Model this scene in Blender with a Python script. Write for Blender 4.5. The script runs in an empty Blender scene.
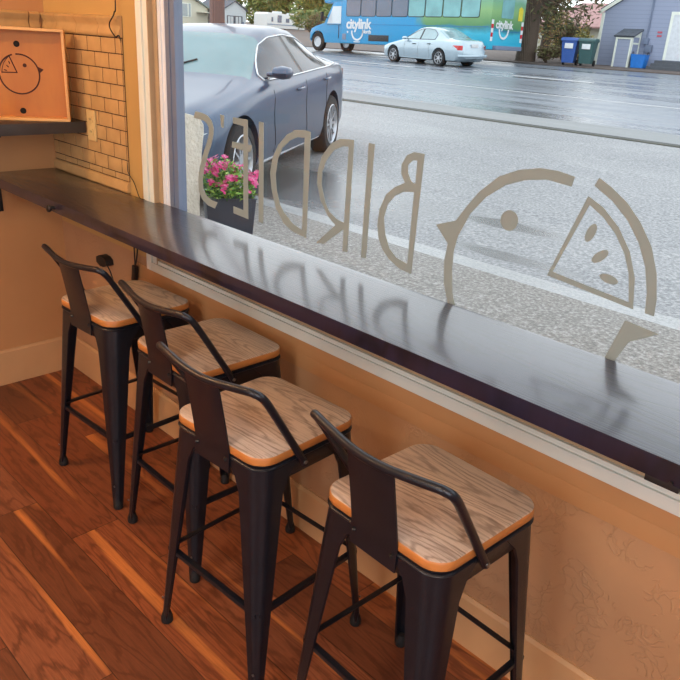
import bpy, bmesh, math, random
from mathutils import Vector, Matrix
random.seed(7)
SC = bpy.context.scene
COL = SC.collection
PI = math.pi

# ------------------------------------------------------------------ node helpers
def new_mat(name):
    m = bpy.data.materials.new(name); m.use_nodes = True
    nt = m.node_tree
    b = nt.nodes.get('Principled BSDF')
    return m, nt, b
def s2l(c):
    return tuple(((v/255)/12.92 if v/255 <= .04045 else ((v/255+.055)/1.055)**2.4) for v in c) + (1,)
def nd(nt, t, **kw):
    n = nt.nodes.new(t)
    for k, v in kw.items():
        if k in n.inputs: n.inputs[k].default_value = v
        else: setattr(n, k, v)
    return n
def ln(nt, a, b): nt.links.new(a, b)
def mth(nt, op, a, b=None, c=None):
    n = nt.nodes.new('ShaderNodeMath'); n.operation = op
    for i, v in enumerate((a, b, c)):
        if v is None: continue
        if isinstance(v, (int, float)): n.inputs[i].default_value = v
        else: ln(nt, v, n.inputs[i])
    return n.outputs[0]
def ramp(nt, fac, stops, interp='LINEAR'):
    n = nt.nodes.new('ShaderNodeValToRGB'); n.color_ramp.interpolation = interp
    e = n.color_ramp.elements
    while len(e) < len(stops): e.new(.5)
    for i, (p, c) in enumerate(stops): e[i].position = p; e[i].color = c
    ln(nt, fac, n.inputs[0]); return n.outputs[0]
def mixc(nt, fac, a, b, mode='MIX'):
    n = nt.nodes.new('ShaderNodeMix'); n.data_type = 'RGBA'; n.blend_type = mode
    for sock, v in ((n.inputs[0], fac), (n.inputs[6], a), (n.inputs[7], b)):
        if isinstance(v, (int, float, tuple)): sock.default_value = v
        else: ln(nt, v, sock)
    return n.outputs[2]
def coords(nt, scale=(1,1,1), kind='Object', loc=(0,0,0)):
    t = nt.nodes.new('ShaderNodeTexCoord'); mp = nt.nodes.new('ShaderNodeMapping')
    mp.inputs['Scale'].default_value = scale; mp.inputs['Location'].default_value = loc
    ln(nt, t.outputs[kind], mp.inputs[0]); return mp.outputs[0]
def noise(nt, vec, scale, detail=4, rough=.55, dist=0):
    n = nd(nt, 'ShaderNodeTexNoise', Scale=scale, Detail=detail, Roughness=rough, Distortion=dist)
    ln(nt, vec, n.inputs['Vector']); return n.outputs[0]
def bump(nt, b, h, strength=.3, dist=.01):
    n = nd(nt, 'ShaderNodeBump', Strength=strength, Distance=dist)
    ln(nt, h, n.inputs['Height']); ln(nt, n.outputs[0], b.inputs['Normal'])
def pm(name, c, rough=.5, metal=0, var=.08, vs=8, bs=0, bscale=60, spec=.5, coat=0, kind='Object'):
    """principled material with gentle procedural variation"""
    m, nt, b = new_mat(name)
    c = s2l(c)
    v = coords(nt, kind=kind)
    if var:
        f = noise(nt, v, vs, 3)
        lo = tuple(x*(1-var) for x in c[:3])+(1,); hi = tuple(min(1, x*(1+var)) for x in c[:3])+(1,)
        ln(nt, ramp(nt, f, [(.3, lo), (.7, hi)]), b.inputs['Base Color'])
    else: b.inputs['Base Color'].default_value = c
    b.inputs['Roughness'].default_value = rough; b.inputs['Metallic'].default_value = metal
    b.inputs['Specular IOR Level'].default_value = spec; b.inputs['Coat Weight'].default_value = coat
    if bs: bump(nt, b, noise(nt, v, bscale, 5), bs, .004)
    return m

M = {}
M['metal'] = pm('gunmetal_powder_coat', (23,26,34), .29, .15, .12, 30, .15, 300)
M['rubber'] = pm('black_rubber', (18,18,19), .7)
M['black'] = pm('black_plastic', (20,20,21), .45, 0, .1)
M['cord'] = pm('black_cord', (24,18,16), .6)
M['white_paint'] = pm('white_trim_paint', (222,226,215), .4, 0, .04, 6, .05, 40)
M['cream_paint'] = pm('cream_inner_trim', (176,150,116), .5, 0, .05)
M['vinyl_white'] = pm('white_window_vinyl', (225,230,236), .35, 0, .03)
M['alu'] = pm('grey_aluminium_frame', (108,120,142), .45, 0, .05)
M['outlet'] = pm('cream_outlet_plate', (204,178,124), .4, 0, .03)
M['shelf'] = pm('dark_grey_shelf', (56,50,48), .5, 0, .2, 12)
M['screw'] = pm('steel_bolt', (150,150,150), .3, .9, .05)
M['base'] = pm('baseboard_paint', (200,156,110), .5, 0, .04, 5)
M['glow_black'] = pm('burnt_black_hole', (14,9,7), .9)
M['burn'] = pm('burnt_brown_line', (66,28,14), .8)

def wall_mat(name, c, bs=.25, sc=16):
    m, nt, b = new_mat(name)
    v = coords(nt)
    f = noise(nt, v, 2.2, 4)
    c = s2l(c)
    ln(nt, ramp(nt, f, [(.3, tuple(x*.93 for x in c[:3])+(1,)), (.7, tuple(min(1,x*1.05) for x in c[:3])+(1,))]), b.inputs['Base Color'])
    b.inputs['Roughness'].default_value = .55
    # knock-down trowel marks: short curved ridges
    w = nd(nt, 'ShaderNodeTexVoronoi', Scale=sc); w.feature = 'DISTANCE_TO_EDGE'
    nz = nd(nt, 'ShaderNodeTexNoise', Scale=9.0, Detail=3.0); ln(nt, v, nz.inputs['Vector'])
    ln(nt, mixc(nt, .18, v, nz.outputs[1]), w.inputs['Vector'])
    e = mth(nt, 'SMOOTH_MIN', w.outputs[0], .06, .03)
    g = noise(nt, v, 7, 2)
    h = mth(nt, 'MULTIPLY', mth(nt, 'GREATER_THAN', g, .5), mth(nt, 'MULTIPLY', e, -8.0))
    h = mth(nt, 'ADD', h, mth(nt, 'MULTIPLY', noise(nt, v, 60, 3), .25))
    bump(nt, b, h, bs, .004)
    return m
M['wall'] = wall_mat('tan_plaster_wall', (178,136,98), .7, 30)
M['wall_smooth'] = wall_mat('tan_painted_wall', (188,138,90), .05, 8)
M['wall_upper'] = wall_mat('yellow_tan_upper_wall', (188,150,90), .05, 8)
M['ceiling'] = pm('ceiling_paint', (225,210,190), .8)

def tile_mat():
    m, nt, b = new_mat('cream_subway_tile')
    v = coords(nt, (1,1,1)); f = noise(nt, v, 14, 2)
    ln(nt, ramp(nt, f, [(.3, s2l((184,146,96))), (.7, s2l((198,160,108)))]), b.inputs['Base Color'])
    b.inputs['Roughness'].default_value = .28
    return m
M['tile'] = tile_mat()
M['grout'] = pm('dark_brown_grout', (70,42,26), .9)

def floor_mat():
    m, nt, b = new_mat('reddish_plank_floor')
    tc = nt.nodes.new('ShaderNodeTexCoord'); sp = nt.nodes.new('ShaderNodeSeparateXYZ'); ln(nt, tc.outputs['Object'], sp.inputs[0])
    x, y = sp.outputs[0], sp.outputs[1]
    W, Lp = .1842, 1.22
    ry = mth(nt, 'DIVIDE', mth(nt, 'SUBTRACT', -.4965, y), W)
    row = mth(nt, 'FLOOR', ry)
    fy = mth(nt, 'FRACT', ry)
    rx = mth(nt, 'DIVIDE', mth(nt, 'SUBTRACT', x, mth(nt, 'ADD', mth(nt, 'MULTIPLY', row, .93), 1.37)), Lp)
    col = mth(nt, 'FLOOR', rx); fx = mth(nt, 'FRACT', rx)
    cb = nt.nodes.new('ShaderNodeCombineXYZ'); ln(nt, row, cb.inputs[0]); ln(nt, col, cb.inputs[1])
    wn = nt.nodes.new('ShaderNodeTexWhiteNoise'); wn.noise_dimensions = '3D'; ln(nt, cb.outputs[0], wn.inputs['Vector'])
    rnd = wn.outputs['Value']
    # grain coordinates: offset per plank
    g = nt.nodes.new('ShaderNodeCombineXYZ')
    ln(nt, mth(nt, 'ADD', x, mth(nt, 'MULTIPLY', rnd, 37.0)), g.inputs[0])
    ln(nt, mth(nt, 'MULTIPLY', y, 1.0), g.inputs[1]); ln(nt, mth(nt, 'MULTIPLY', rnd, 11.0), g.inputs[2])
    def mp(sc):
        q = nt.nodes.new('ShaderNodeMapping'); q.inputs['Scale'].default_value = sc; ln(nt, g.outputs[0], q.inputs[0]); return q.outputs[0]
    big = noise(nt, mp((.42, 10, 1)), 1.0, 2, .5, .4)
    fine = noise(nt, mp((6, 130, 1)), 1.0, 5, .75, .8)
    rn = noise(nt, mp((.9, 6.5, 1)), 1.0, 2.5, .5, .5)
    ringv = mth(nt, 'PINGPONG', mth(nt, 'ADD', mth(nt, 'MULTIPLY', rn, 15.0), mth(nt, 'MULTIPLY', noise(nt, mp((14, 60, 1)), 1.0, 2), .9)), .5)
    ring = nd(nt, 'ShaderNodeTexWave', Scale=2.2, Distortion=6.0, Detail=3.0); ring.bands_direction = 'Y'
    ring.inputs['Detail Scale'].default_value = .8
    ln(nt, mp((.55, 5.5, 1)), ring.inputs['Vector'])
    cbase = ramp(nt, rnd, [(0, s2l((112,66,44))), (.35, s2l((140,78,50))), (.7, s2l((154,88,54))), (1, s2l((132,84,62)))])
    c1 = mixc(nt, mth(nt, 'MULTIPLY', ramp(nt, ringv, [(.04, (1,1,1,1)), (.22, (0,0,0,1))]), .55), cbase, s2l((80,38,24)))
    c2 = mixc(nt, mth(nt, 'MULTIPLY', ramp(nt, fine, [(.34, (1,1,1,1)), (.6, (0,0,0,1))]), .5), c1, s2l((78,42,28)))
    sap = ramp(nt, big, [(.58, (0,0,0,1)), (.64, (1,1,1,1))])
    c3 = mixc(nt, mth(nt, 'MULTIPLY', sap, mth(nt, 'MULTIPLY', fine, 1.5)), c2, s2l((206,128,68)))
    kn = nd(nt, 'ShaderNodeTexVoronoi', Scale=1.0); ln(nt, mp((2.2, 6, 1)), kn.inputs['Vector'])
    c4 = mixc(nt, ramp(nt, kn.outputs[0], [(.05, (.8,.8,.8,1)), (.13, (0,0,0,1))]), c3, s2l((60,28,18)))
    ey = mth(nt, 'MINIMUM', fy, mth(nt, 'SUBTRACT', 1.0, fy)); ex = mth(nt, 'MINIMUM', fx, mth(nt, 'SUBTRACT', 1.0, fx))
    ed = mth(nt, 'MINIMUM', mth(nt, 'MULTIPLY', ey, W), mth(nt, 'MULTIPLY', ex, Lp))
    gap = ramp(nt, mth(nt, 'MULTIPLY', ed, 200.0), [(.15, (1,1,1,1)), (.42, (0,0,0,1))])
    ln(nt, mixc(nt, mth(nt, 'MULTIPLY', gap, .8), c4, s2l((38,20,14))), b.inputs['Base Color'])
    ln(nt, ramp(nt, fine, [(.3, (.30,)*3+(1,)), (.7, (.42,)*3+(1,))]), b.inputs['Roughness'])
    b.inputs['Specular IOR Level'].default_value = .4
    bump(nt, b, mth(nt, 'ADD', mth(nt, 'MULTIPLY', fine, .3), mth(nt, 'MULTIPLY', gap, -1.0)), .25, .002)
    return m
M['floor'] = floor_mat()

def wood(name, light, dark, scale=(2, 14, 14), rough=.45, dist=5.0, wsc=1.6, bs=.15, lines=.8, spec=.5, kn=False, coat=0):
    m, nt, b = new_mat(name)
    tc = nt.nodes.new('ShaderNodeTexCoord'); oi = nt.nodes.new('ShaderNodeObjectInfo')
    off = nt.nodes.new('ShaderNodeVectorMath'); off.operation = 'ADD'
    ln(nt, tc.outputs['Object'], off.inputs[0])
    cm = nt.nodes.new('ShaderNodeCombineXYZ'); ln(nt, mth(nt, 'MULTIPLY', oi.outputs['Random'], 9.0), cm.inputs[0])
    ln(nt, mth(nt, 'MULTIPLY', oi.outputs['Random'], 1.0), cm.inputs[1]); ln(nt, cm.outputs[0], off.inputs[1])
    mp = nt.nodes.new('ShaderNodeMapping'); mp.inputs['Scale'].default_value = scale; ln(nt, off.outputs[0], mp.inputs[0])
    w = nd(nt, 'ShaderNodeTexWave', Scale=wsc, Distortion=dist, Detail=3.0); w.bands_direction = 'Y'
    w.inputs['Detail Scale'].default_value = .7
    ln(nt, mp.outputs[0], w.inputs['Vector'])
    mp2 = nt.nodes.new('ShaderNodeMapping'); mp2.inputs['Scale'].default_value = (scale[0]*3, scale[1]*18, scale[2]*6); ln(nt, off.outputs[0], mp2.inputs[0])
    f = noise(nt, mp2.outputs[0], 1.0, 4, .7)
    c = ramp(nt, w.outputs[1], [(.25, s2l(light)), (.85, s2l(tuple(l*(1-lines)+d*lines for l, d in zip(light, dark))))])
    c = mixc(nt, mth(nt, 'MULTIPLY', ramp(nt, f, [(.35, (1,1,1,1)), (.6, (0,0,0,1))]), .5*lines), c, s2l(dark))
    ln(nt, c, b.inputs['Base Color']); b.inputs['Roughness'].default_value = rough
    b.inputs['Specular IOR Level'].default_value = spec; b.inputs['Coat Weight'].default_value = coat
    b.inputs['Coat Roughness'].default_value = .2
    bump(nt, b, mth(nt, 'ADD', f, mth(nt, 'MULTIPLY', w.outputs[1], .6)), bs, .001)
    return m
def oak(name='oak_seat_wood', c1=(192,168,148), c2=(214,192,172), d1=(104,78,60), d2=(116,90,72), sc=(1.1, 6.5), rough=.38, spec=.9, bs=.5, K=.55):
    m, nt, b = new_mat(name)
    tc = nt.nodes.new('ShaderNodeTexCoord'); oi = nt.nodes.new('ShaderNodeObjectInfo')
    cm = nt.nodes.new('ShaderNodeCombineXYZ'); ln(nt, mth(nt, 'MULTIPLY', oi.outputs['Random'], 9.0), cm.inputs[0]); ln(nt, mth(nt, 'MULTIPLY', oi.outputs['Random'], 5.0), cm.inputs[1])
    off = nt.nodes.new('ShaderNodeVectorMath'); off.operation = 'ADD'; ln(nt, tc.outputs['Object'], off.inputs[0]); ln(nt, cm.outputs[0], off.inputs[1])
    def mp(sc):
        q = nt.nodes.new('ShaderNodeMapping'); q.inputs['Scale'].default_value = sc; ln(nt, off.outputs[0], q.inputs[0]); return q.outputs[0]
    n = noise(nt, mp((sc[0], sc[1], 1)), 1.0, 1.2, .4, .2)
    h = mth(nt, 'ADD', mth(nt, 'MULTIPLY', n, 30.0), mth(nt, 'MULTIPLY', noise(nt, mp((22, 90, 1)), 1.0, 2), .8))
    ringv = mth(nt, 'PINGPONG', h, .5)
    fine = noise(nt, mp((7, 170, 1)), 1.0, 4, .7)
    broad = noise(nt, mp((1.5, 5, 1)), 1.0, 2)
    c = ramp(nt, broad, [(.35, s2l(c1)), (.65, s2l(c2))])
    k = mth(nt, 'MULTIPLY', ramp(nt, ringv, [(.03, (1,1,1,1)), (.24, (0,0,0,1))]), K)
    c = mixc(nt, k, c, s2l(d1))
    k2 = mth(nt, 'MULTIPLY', ramp(nt, fine, [(.36, (1,1,1,1)), (.52, (0,0,0,1))]), .5)
    c = mixc(nt, k2, c, s2l(d2))
    ln(nt, c, b.inputs['Base Color']); b.inputs['Roughness'].default_value = rough; b.inputs['Specular IOR Level'].default_value = spec
    bump(nt, b, mth(nt, 'SUBTRACT', 0.0, mth(nt, 'ADD', k, k2)), bs, .001)
    return m
M['seat'] = oak()
M['seat_side'] = pm('honey_seat_edge', (188,120,60), .4, 0, .08, 20)
M['counter'] = oak('near_black_stained_wood', (27,27,46), (34,33,54), (11,10,16), (14,12,20), (.42, 5.5), .40, .28, .4, .7)
M['counter'].node_tree.nodes['Principled BSDF'].inputs['Coat Weight'].default_value = 1
M['counter'].node_tree.nodes['Principled BSDF'].inputs['Coat IOR'].default_value = 1.38
M['counter'].node_tree.nodes['Principled BSDF'].inputs['Coat Roughness'].default_value = .18
M['crate'] = wood('orange_plywood', (184,116,40), (158,88,28), (8, 1.2, 1.2), .5, 2.0, 1.0, .05, .5)
M['crate_edge'] = wood('pale_pine_edge', (222,170,104), (196,136,74), (2, 9, 9), .5, 3.0, 1.0, .05, .5)

def glass_mat(name, tint=(1,1,1,1), refl=.08, rough=0.0, strength=1.0):
    m, nt, b = new_mat(name); nt.nodes.remove(b)
    out = nt.nodes['Material Output']
    tr = nt.nodes.new('ShaderNodeBsdfTransparent'); tr.inputs[0].default_value = tint
    gl = nt.nodes.new('ShaderNodeBsdfGlossy'); gl.inputs['Roughness'].default_value = rough
    lw = nd(nt, 'ShaderNodeFresnel', IOR=1.45)
    f = mth(nt, 'MULTIPLY', lw.outputs[0], strength)
    mx = nt.nodes.new('ShaderNodeMixShader'); ln(nt, f, mx.inputs[0]); ln(nt, tr.outputs[0], mx.inputs[1]); ln(nt, gl.outputs[0], mx.inputs[2])
    ln(nt, mx.outputs[0], out.inputs[0]); return m
M['glass'] = glass_mat('clear_window_glass', (.97,.985,.985,1), strength=.05)
def vinyl():
    m, nt, b = new_mat('frosted_beige_vinyl')
    out = nt.nodes['Material Output']
    b.inputs['Base Color'].default_value = s2l((172,180,178)); b.inputs['Roughness'].default_value = .6
    t = nt.nodes.new('ShaderNodeBsdfTranslucent'); t.inputs[0].default_value = s2l((178,178,168))
    mx = nt.nodes.new('ShaderNodeMixShader'); mx.inputs[0].default_value = .55
    ln(nt, b.outputs[0], mx.inputs[1]); ln(nt, t.outputs[0], mx.inputs[2]); ln(nt, mx.outputs[0], out.inputs[0]); return m
M['vinyl'] = vinyl()

# ------------------------------------------------------------------ mesh helpers
class MB:
    def __init__(s): s.bm = bmesh.new()
    def face(s, pts, mi=0):
        f = s.bm.faces.new([s.bm.verts.new(p) for p in pts]); f.material_index = mi; return f
    def box(s, a, b, bev=0, mat=None, mi=0):
        x0,y0,z0 = a; x1,y1,z1 = b
        r = bmesh.ops.create_cube(s.bm, size=1)
        vs = r['verts']
        for v in vs:
            v.co = Vector(((x0+x1)/2 + v.co.x*(x1-x0), (y0+y1)/2 + v.co.y*(y1-y0), (z0+z1)/2 + v.co.z*(z1-z0)))
        fs = set(f for v in vs for f in v.link_faces)
        for f in fs: f.material_index = mi
        if bev:
            es = list(set(e for v in vs for e in v.link_edges))
            r2 = bmesh.ops.bevel(s.bm, geom=es, offset=bev, segments=2, profile=.7, affect='EDGES')
            vs = list(set([v for f in r2['faces'] for v in f.verts]) | set(v for v in vs if v.is_valid))
        if mat is not None:
            for v in vs: v.co = mat @ v.co
        return s
    def ring_loft(s, rings, closed=True, cap=True, mi=0):
        R = [[s.bm.verts.new(p) for p in r] for r in rings]
        n = len(R[0])
        for a, b in zip(R[:-1], R[1:]):
            for i in range(n if closed else n-1):
                j = (i+1) % n
                try: f = s.bm.faces.new((a[i], a[j], b[j], b[i])); f.material_index = mi
                except ValueError: pass
        if cap and closed:
            for q in (R[0][::-1], R[-1]):
                try: f = s.bm.faces.new(q); f.material_index = mi
                except ValueError: pass
        return R
    def tube(s, path, r, n=10, cap=True, flat=None, mi=0):
        path = [Vector(p) for p in path]; rings = []
        up = Vector((0,0,1))
        t0 = (path[1]-path[0]).normalized()
        if abs(t0.dot(up)) > .95: up = Vector((1,0,0))
        nrm = (up - t0*up.dot(t0)).normalized()
        for i, p in enumerate(path):
            t = (path[min(i+1, len(path)-1)] - path[max(i-1, 0)]).normalized()
            nrm = (nrm - t*nrm.dot(t)).normalized(); bn = t.cross(nrm)
            rr = r[i] if isinstance(r, (list, tuple)) else r
            rings.append([p + (nrm*math.cos(2*PI*k/n)*(flat or 1) + bn*math.sin(2*PI*k/n))*rr for k in range(n)])
        s.ring_loft(rings, True, cap, mi); return s
    def cyl(s, p0, p1, r0, r1=None, n=20, mi=0):
        r1 = r0 if r1 is None else r1
        return s.tube([p0, p1], [r0, r1], n, mi=mi)
    def lathe(s, prof, n=32, axis='z', c=(0,0,0), cap=True, mi=0):
        rings = []
        for (r, h) in prof:
            ring = []
            for k in range(n):
                a = 2*PI*k/n; u, v = r*math.cos(a), r*math.sin(a)
                ring.append({'z': (c[0]+u, c[1]+v, c[2]+h), 'y': (c[0]+u, c[1]+h, c[2]+v), 'x': (c[0]+h, c[1]+u, c[2]+v)}[axis])
            rings.append(ring)
        s.ring_loft(rings, True, cap, mi); return s
    def prism(s, poly, d, axis='y', at=0, mi=0, bev=0):
        """extrude a 2-D polygon; axis 'y': poly is (x,z) swept at..at+d ; 'z': (x,y) ; 'x': (y,z)"""
        def P(u, v, w): return {'y': (u, w, v), 'z': (u, v, w), 'x': (w, u, v)}[axis]
        a = [s.bm.verts.new(P(u, v, at)) for u, v in poly]; b = [s.bm.verts.new(P(u, v, at+d)) for u, v in poly]
        n = len(poly); fs = [s.bm.faces.new(a), s.bm.faces.new(b[::-1])]
        for i in range(n): fs.append(s.bm.faces.new((a[i], b[i], b[(i+1)%n], a[(i+1)%n])))
        for f in fs: f.material_index = mi
        if bev:
            es = [e for e in set(e for f in fs[:2] for e in f.edges)]
            bmesh.ops.bevel(s.bm, geom=es, offset=bev, segments=2, profile=.7, affect='EDGES')
        return s
    def xf(s, mat):
        bmesh.ops.transform(s.bm, matrix=mat, verts=s.bm.verts); return s
    def build(s, name, mats, parent=None, smooth=35, loc=None):
        bm = s.bm
        bmesh.ops.recalc_face_normals(bm, faces=bm.faces)
        if smooth:
            lim = math.radians(smooth)
            for f in bm.faces: f.smooth = True
            for e in bm.edges:
                if len(e.link_faces) != 2 or e.calc_face_angle(0) > lim: e.smooth = False
        me = bpy.data.meshes.new(name); bm.to_mesh(me); bm.free()
        o = bpy.data.objects.new(name, me); COL.objects.link(o)
        for m in (mats if isinstance(mats, (list, tuple)) else [mats]): me.materials.append(m)
        if parent: o.parent = parent
        if loc: o.location = loc
        return o
def tag(o, label, cat, group=None, kind=None):
    if label: o['label'] = label
    if cat: o['category'] = cat
    if group: o['group'] = group
    if kind: o['kind'] = kind
    return o
def empty(name, loc=(0,0,0), rz=0, label=None, cat=None, group=None, kind=None):
    o = bpy.data.objects.new(name, None); COL.objects.link(o); o.empty_display_size = .05
    o.location = loc; o.rotation_euler = (0,0,rz)
    return tag(o, label, cat, group, kind)
def struct(o): o['kind'] = 'structure'; return o
def copy_tree(o, parent=None):
    c = o.copy(); COL.objects.link(c); c.parent = parent
    for ch in list(o.children): copy_tree(ch, c)
    return c
def spline(pts, n=6):
    P = [Vector(p) for p in pts]; out = []
    for i in range(len(P)-1):
        a, b, c, d = P[max(i-1,0)], P[i], P[i+1], P[min(i+2, len(P)-1)]
        for k in range(n):
            t = k/n
            out.append(.5*((2*b) + (c-a)*t + (2*a-5*b+4*c-d)*t*t + (3*b-a-3*c+d)*t**3))
    out.append(P[-1]); return out
def flat_shape(name, splines, mat, depth, parent, M4):
    """filled 2-D outline with holes, given real thickness"""
    cu = bpy.data.curves.new(name, 'CURVE'); cu.dimensions = '2D'; cu.fill_mode = 'BOTH'; cu.extrude = depth
    for pts in splines:
        sp = cu.splines.new('POLY'); sp.points.add(len(pts)-1); sp.use_cyclic_u = True
        for p, (u, v) in zip(sp.points, pts): p.co = (u, v, 0, 1)
    t = bpy.data.objects.new(name+'_tmp', cu); COL.objects.link(t)
    dg = bpy.context.evaluated_depsgraph_get()
    me = bpy.data.meshes.new_from_object(t.evaluated_get(dg))
    bpy.data.objects.remove(t); bpy.data.curves.remove(cu)
    me.transform(M4); me.materials.clear(); me.materials.append(mat)
    o = bpy.data.objects.new(name, me); COL.objects.link(o); o.parent = parent
    return o
def text_mesh(name, body, size, mat, parent, M4, depth=.004, offset=0, space=1.0):
    cu = bpy.data.curves.new(name, 'FONT'); cu.body = body; cu.size = size; cu.extrude = depth; cu.offset = offset
    cu.align_x = 'CENTER'; cu.space_character = space
    t = bpy.data.objects.new(name+'_tmp', cu); COL.objects.link(t)
    dg = bpy.context.evaluated_depsgraph_get()
    me = bpy.data.meshes.new_from_object(t.evaluated_get(dg))
    bpy.data.objects.remove(t); bpy.data.curves.remove(cu)
    me.transform(M4); me.materials.clear(); me.materials.append(mat)
    o = bpy.data.objects.new(name, me); COL.objects.link(o); o.parent = parent
    return o
FRONT = Matrix.Rotation(PI/2, 4, 'X')          # 2-D (u,v) -> (x=u, z=v), facing -y
def rrect(hx, hy, r, n=6):
    pts = []
    for cx, cy, a0 in ((hx-r, hy-r, 0), (-hx+r, hy-r, PI/2), (-hx+r, -hy+r, PI), (hx-r, -hy+r, 1.5*PI)):
        for k in range(n+1):
            a = a0 + PI/2*k/n; pts.append((cx+r*math.cos(a), cy+r*math.sin(a)))
    return pts

# ------------------------------------------------------------------ room shell
GX = .018                                        # glass plane y
RX, RY, RZ = 5.4, -4.6, 2.75
WX0, WX1, WZ0, WZ1 = .908, 4.7, .80, 2.35        # window opening
mb = MB(); mb.box((-.12, RY-.12, -.12), (RX+.12, .14, 0)); struct(mb.build('floor', M['floor']))
mb = MB(); mb.box((-.12, RY-.12, RZ), (RX+.12, .14, RZ+.1)); struct(mb.build('ceiling', M['ceiling']))
mb = MB(); mb.box((-.12, RY-.12, 0), (0, .14, RZ)); struct(mb.build('wall_left', M['wall_smooth']))
mb = MB(); mb.box((RX, RY-.12, 0), (RX+.12, .14, RZ)); struct(mb.build('wall_right', M['wall_smooth']))
mb = MB(); mb.box((0, RY-.12, 0), (RX, RY, RZ)); struct(mb.build('wall_back', M['wall_smooth']))
mb = MB()
mb.box((0, 0, 0), (RX, .14, WZ0)); mb.box((0, 0, WZ0), (WX0, .14, 1.66), mi=1); mb.box((WX1, 0, WZ0), (RX, .14, WZ1)); 
mb.box((WX1, 0, WZ1), (RX, .14, RZ)); mb.box((WX0, 0, WZ1), (WX1, .14, RZ)); mb.box((0, 0, 1.66), (WX0, .14, RZ), mi=1)
struct(mb.build('wall_front', [M['wall'], M['wall_upper']], smooth=0))
# baseboards with a small cap
mb = MB(); mb.prism([(-.013, 0), (-.013, .172), (-.006, .184), (0, .184), (0, 0)], RX, 'x', 0); struct(mb.build('baseboard_front', M['base'], smooth=0))
mb = MB(); mb.prism([(0, 0), (.013, 0), (.013, .172), (.006, .184), (0, .184)], RY+.013, 'y', -.013); struct(mb.build('baseboard_left', M['base'], smooth=0))
# window: casing, jambs, frame, glass
w = empty('window_1', (WX0, 0, WZ0), kind='structure')
def wpart(mb, name, mat, **k): return mb.xf(Matrix.Translation((-WX0, 0, -WZ0))).build(name, mat, w, **k)
CZ = .764
mb = MB()
mb.box((.834, -.020, CZ), (.872, .0, WZ1+.08), .002); mb.box((.874, -.014, CZ+.03), (WX0, .0, WZ1+.04), .002)
mb.box((.834, -.020, WZ1+.03), (WX1+.08, .0, WZ1+.08), .002); mb.box((WX1, -.014, CZ), (WX1+.08, .0, WZ1+.03), .002)
wpart(mb, 'side_casing', M['white_paint'])
mb = MB(); mb.box((.872, -.020, CZ), (WX1, .0, CZ+.036), .002); mb.box((.872, -.012, CZ+.036), (WX1, .0, CZ+.05))
o = wpart(mb, 'bottom_casing', M['white_paint'])
mb = MB(); mb.box((WX0-.001, -.0145, WZ0), (WX0+.004, .03, WZ1)); mb.box((WX0+.004, .006, WZ0+.02), (.938, .03, WZ1)); mb.box((WX0, -.002, WZ0+.012), (WX1, GX-.004, 1.0)); mb.box((WX1, -.014, WZ0), (WX1+.003, .03, WZ1))
wpart(mb, 'jamb', M['cream_paint'])
mb = MB(); mb.box((.938, .010, WZ0+.012), (.985, .04, WZ1), .003); mb.box((.955, .006, 1.07), (.965, .016, WZ1)); mb.box((WX1-.06, .012, WZ0), (WX1, .04, WZ1), .003); mb.box((.95, .012, WZ1-.06), (WX1-.06, .04, WZ1), .003)
wpart(mb, 'inner_frame', M['vinyl_white'])
mb = MB(); mb.box((.985, .012, WZ0), (1.048, .05, WZ1), .003); mb.box((1.008, .007, 1.065), (1.02, .014, WZ1), .002); mb.box((1.048, .012, 1.0), (WX1-.06, .05, 1.035), .002)
wpart(mb, 'metal_frame', M['alu'])
mb = MB(); mb.box((1.04, GX+.004, 1.03), (WX1-.05, GX+.010, WZ1-.05))
wpart(mb, 'glass_pane', M['glass'], smooth=0)
# seam board under the window
mb = MB(); mb.box((.70, -.004, .652), (RX, 0, .7055), .001); struct(mb.build('trim_1', M['wall_smooth']))
mb = MB(); mb.box((.70, -.0055, .7065), (RX, 0, .763), .001); struct(mb.build('trim_2', M['wall_smooth']))

# tile backsplash
TH, TW, TX1 = .0595, .1185, .700
t = empty('tile_backsplash', (0, 0, 1.06), label='cream subway tile backsplash with dark grout on wall left of window', cat='tile backsplash')
bk = MB(); bk.box((.0005, -.0045, .045), (TX1-.003, -.0002, .612)); bk.build('grout_bed', M['grout'], t)
mb = MB()
for r in range(10):
    z1 = .608 - r*TH; z0 = z1 - TH + .0042
    z0 = max(z0, .0485)
    if z1 - z0 < .01: break
    x = .035 - (.5*TW if r % 2 else 0) - TW + .02
    while x < TX1:
        a, b = max(x, .002), min(x+TW-.006, TX1-.002)
        if b - a > .01: mb.box((a, -.0068, z0), (b, -.003, z1), .0010)
        x += TW
mb.build('tiles', M['tile'], t)
mb = MB(); mb.prism([(-.001, .002), (-.016, .002), (-.016, .03), (-.010, .042), (-.001, .046)], TX1, 'x', 0); mb.build('bottom_ledge', M['tile'], t)
xs = [0.0, .029, .147, .334, .525, TX1]
for i in range(5):
    mb = MB()
    prof = [(-.001,.612),(-.012,.612),(-.018,.618),(-.018,.632),(-.011,.646),(-.013,.66),(-.022,.672),(-.024,.682),(-.016,.690),(-.001,.692)]
    mb.prism(prof, xs[i+1]-xs[i]-.0035, 'x', xs[i]+.002)
    mb.build('rail_tile', M['tile'], t, smooth=50)
mb = MB(); mb.box((.0, -.001, .612), (TX1, -.0002, .69)); mb.build('rail_bed', M['grout'], t)
# rail tile along the left wall too
l = empty('wall_rail_molding', (0, -.03, 1.66), label='cream curved tile rail running along the left wall above the crate', cat='molding')
mb = MB(); mb.prism([(.001,.012),(.012,.012),(.018,.018),(.018,.032),(.011,.046),(.013,.06),(.022,.072),(.024,.082),(.016,.090),(.001,.092)], -.045, 'y', .0); mb.build('rail', M['tile'], l, smooth=50)

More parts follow.
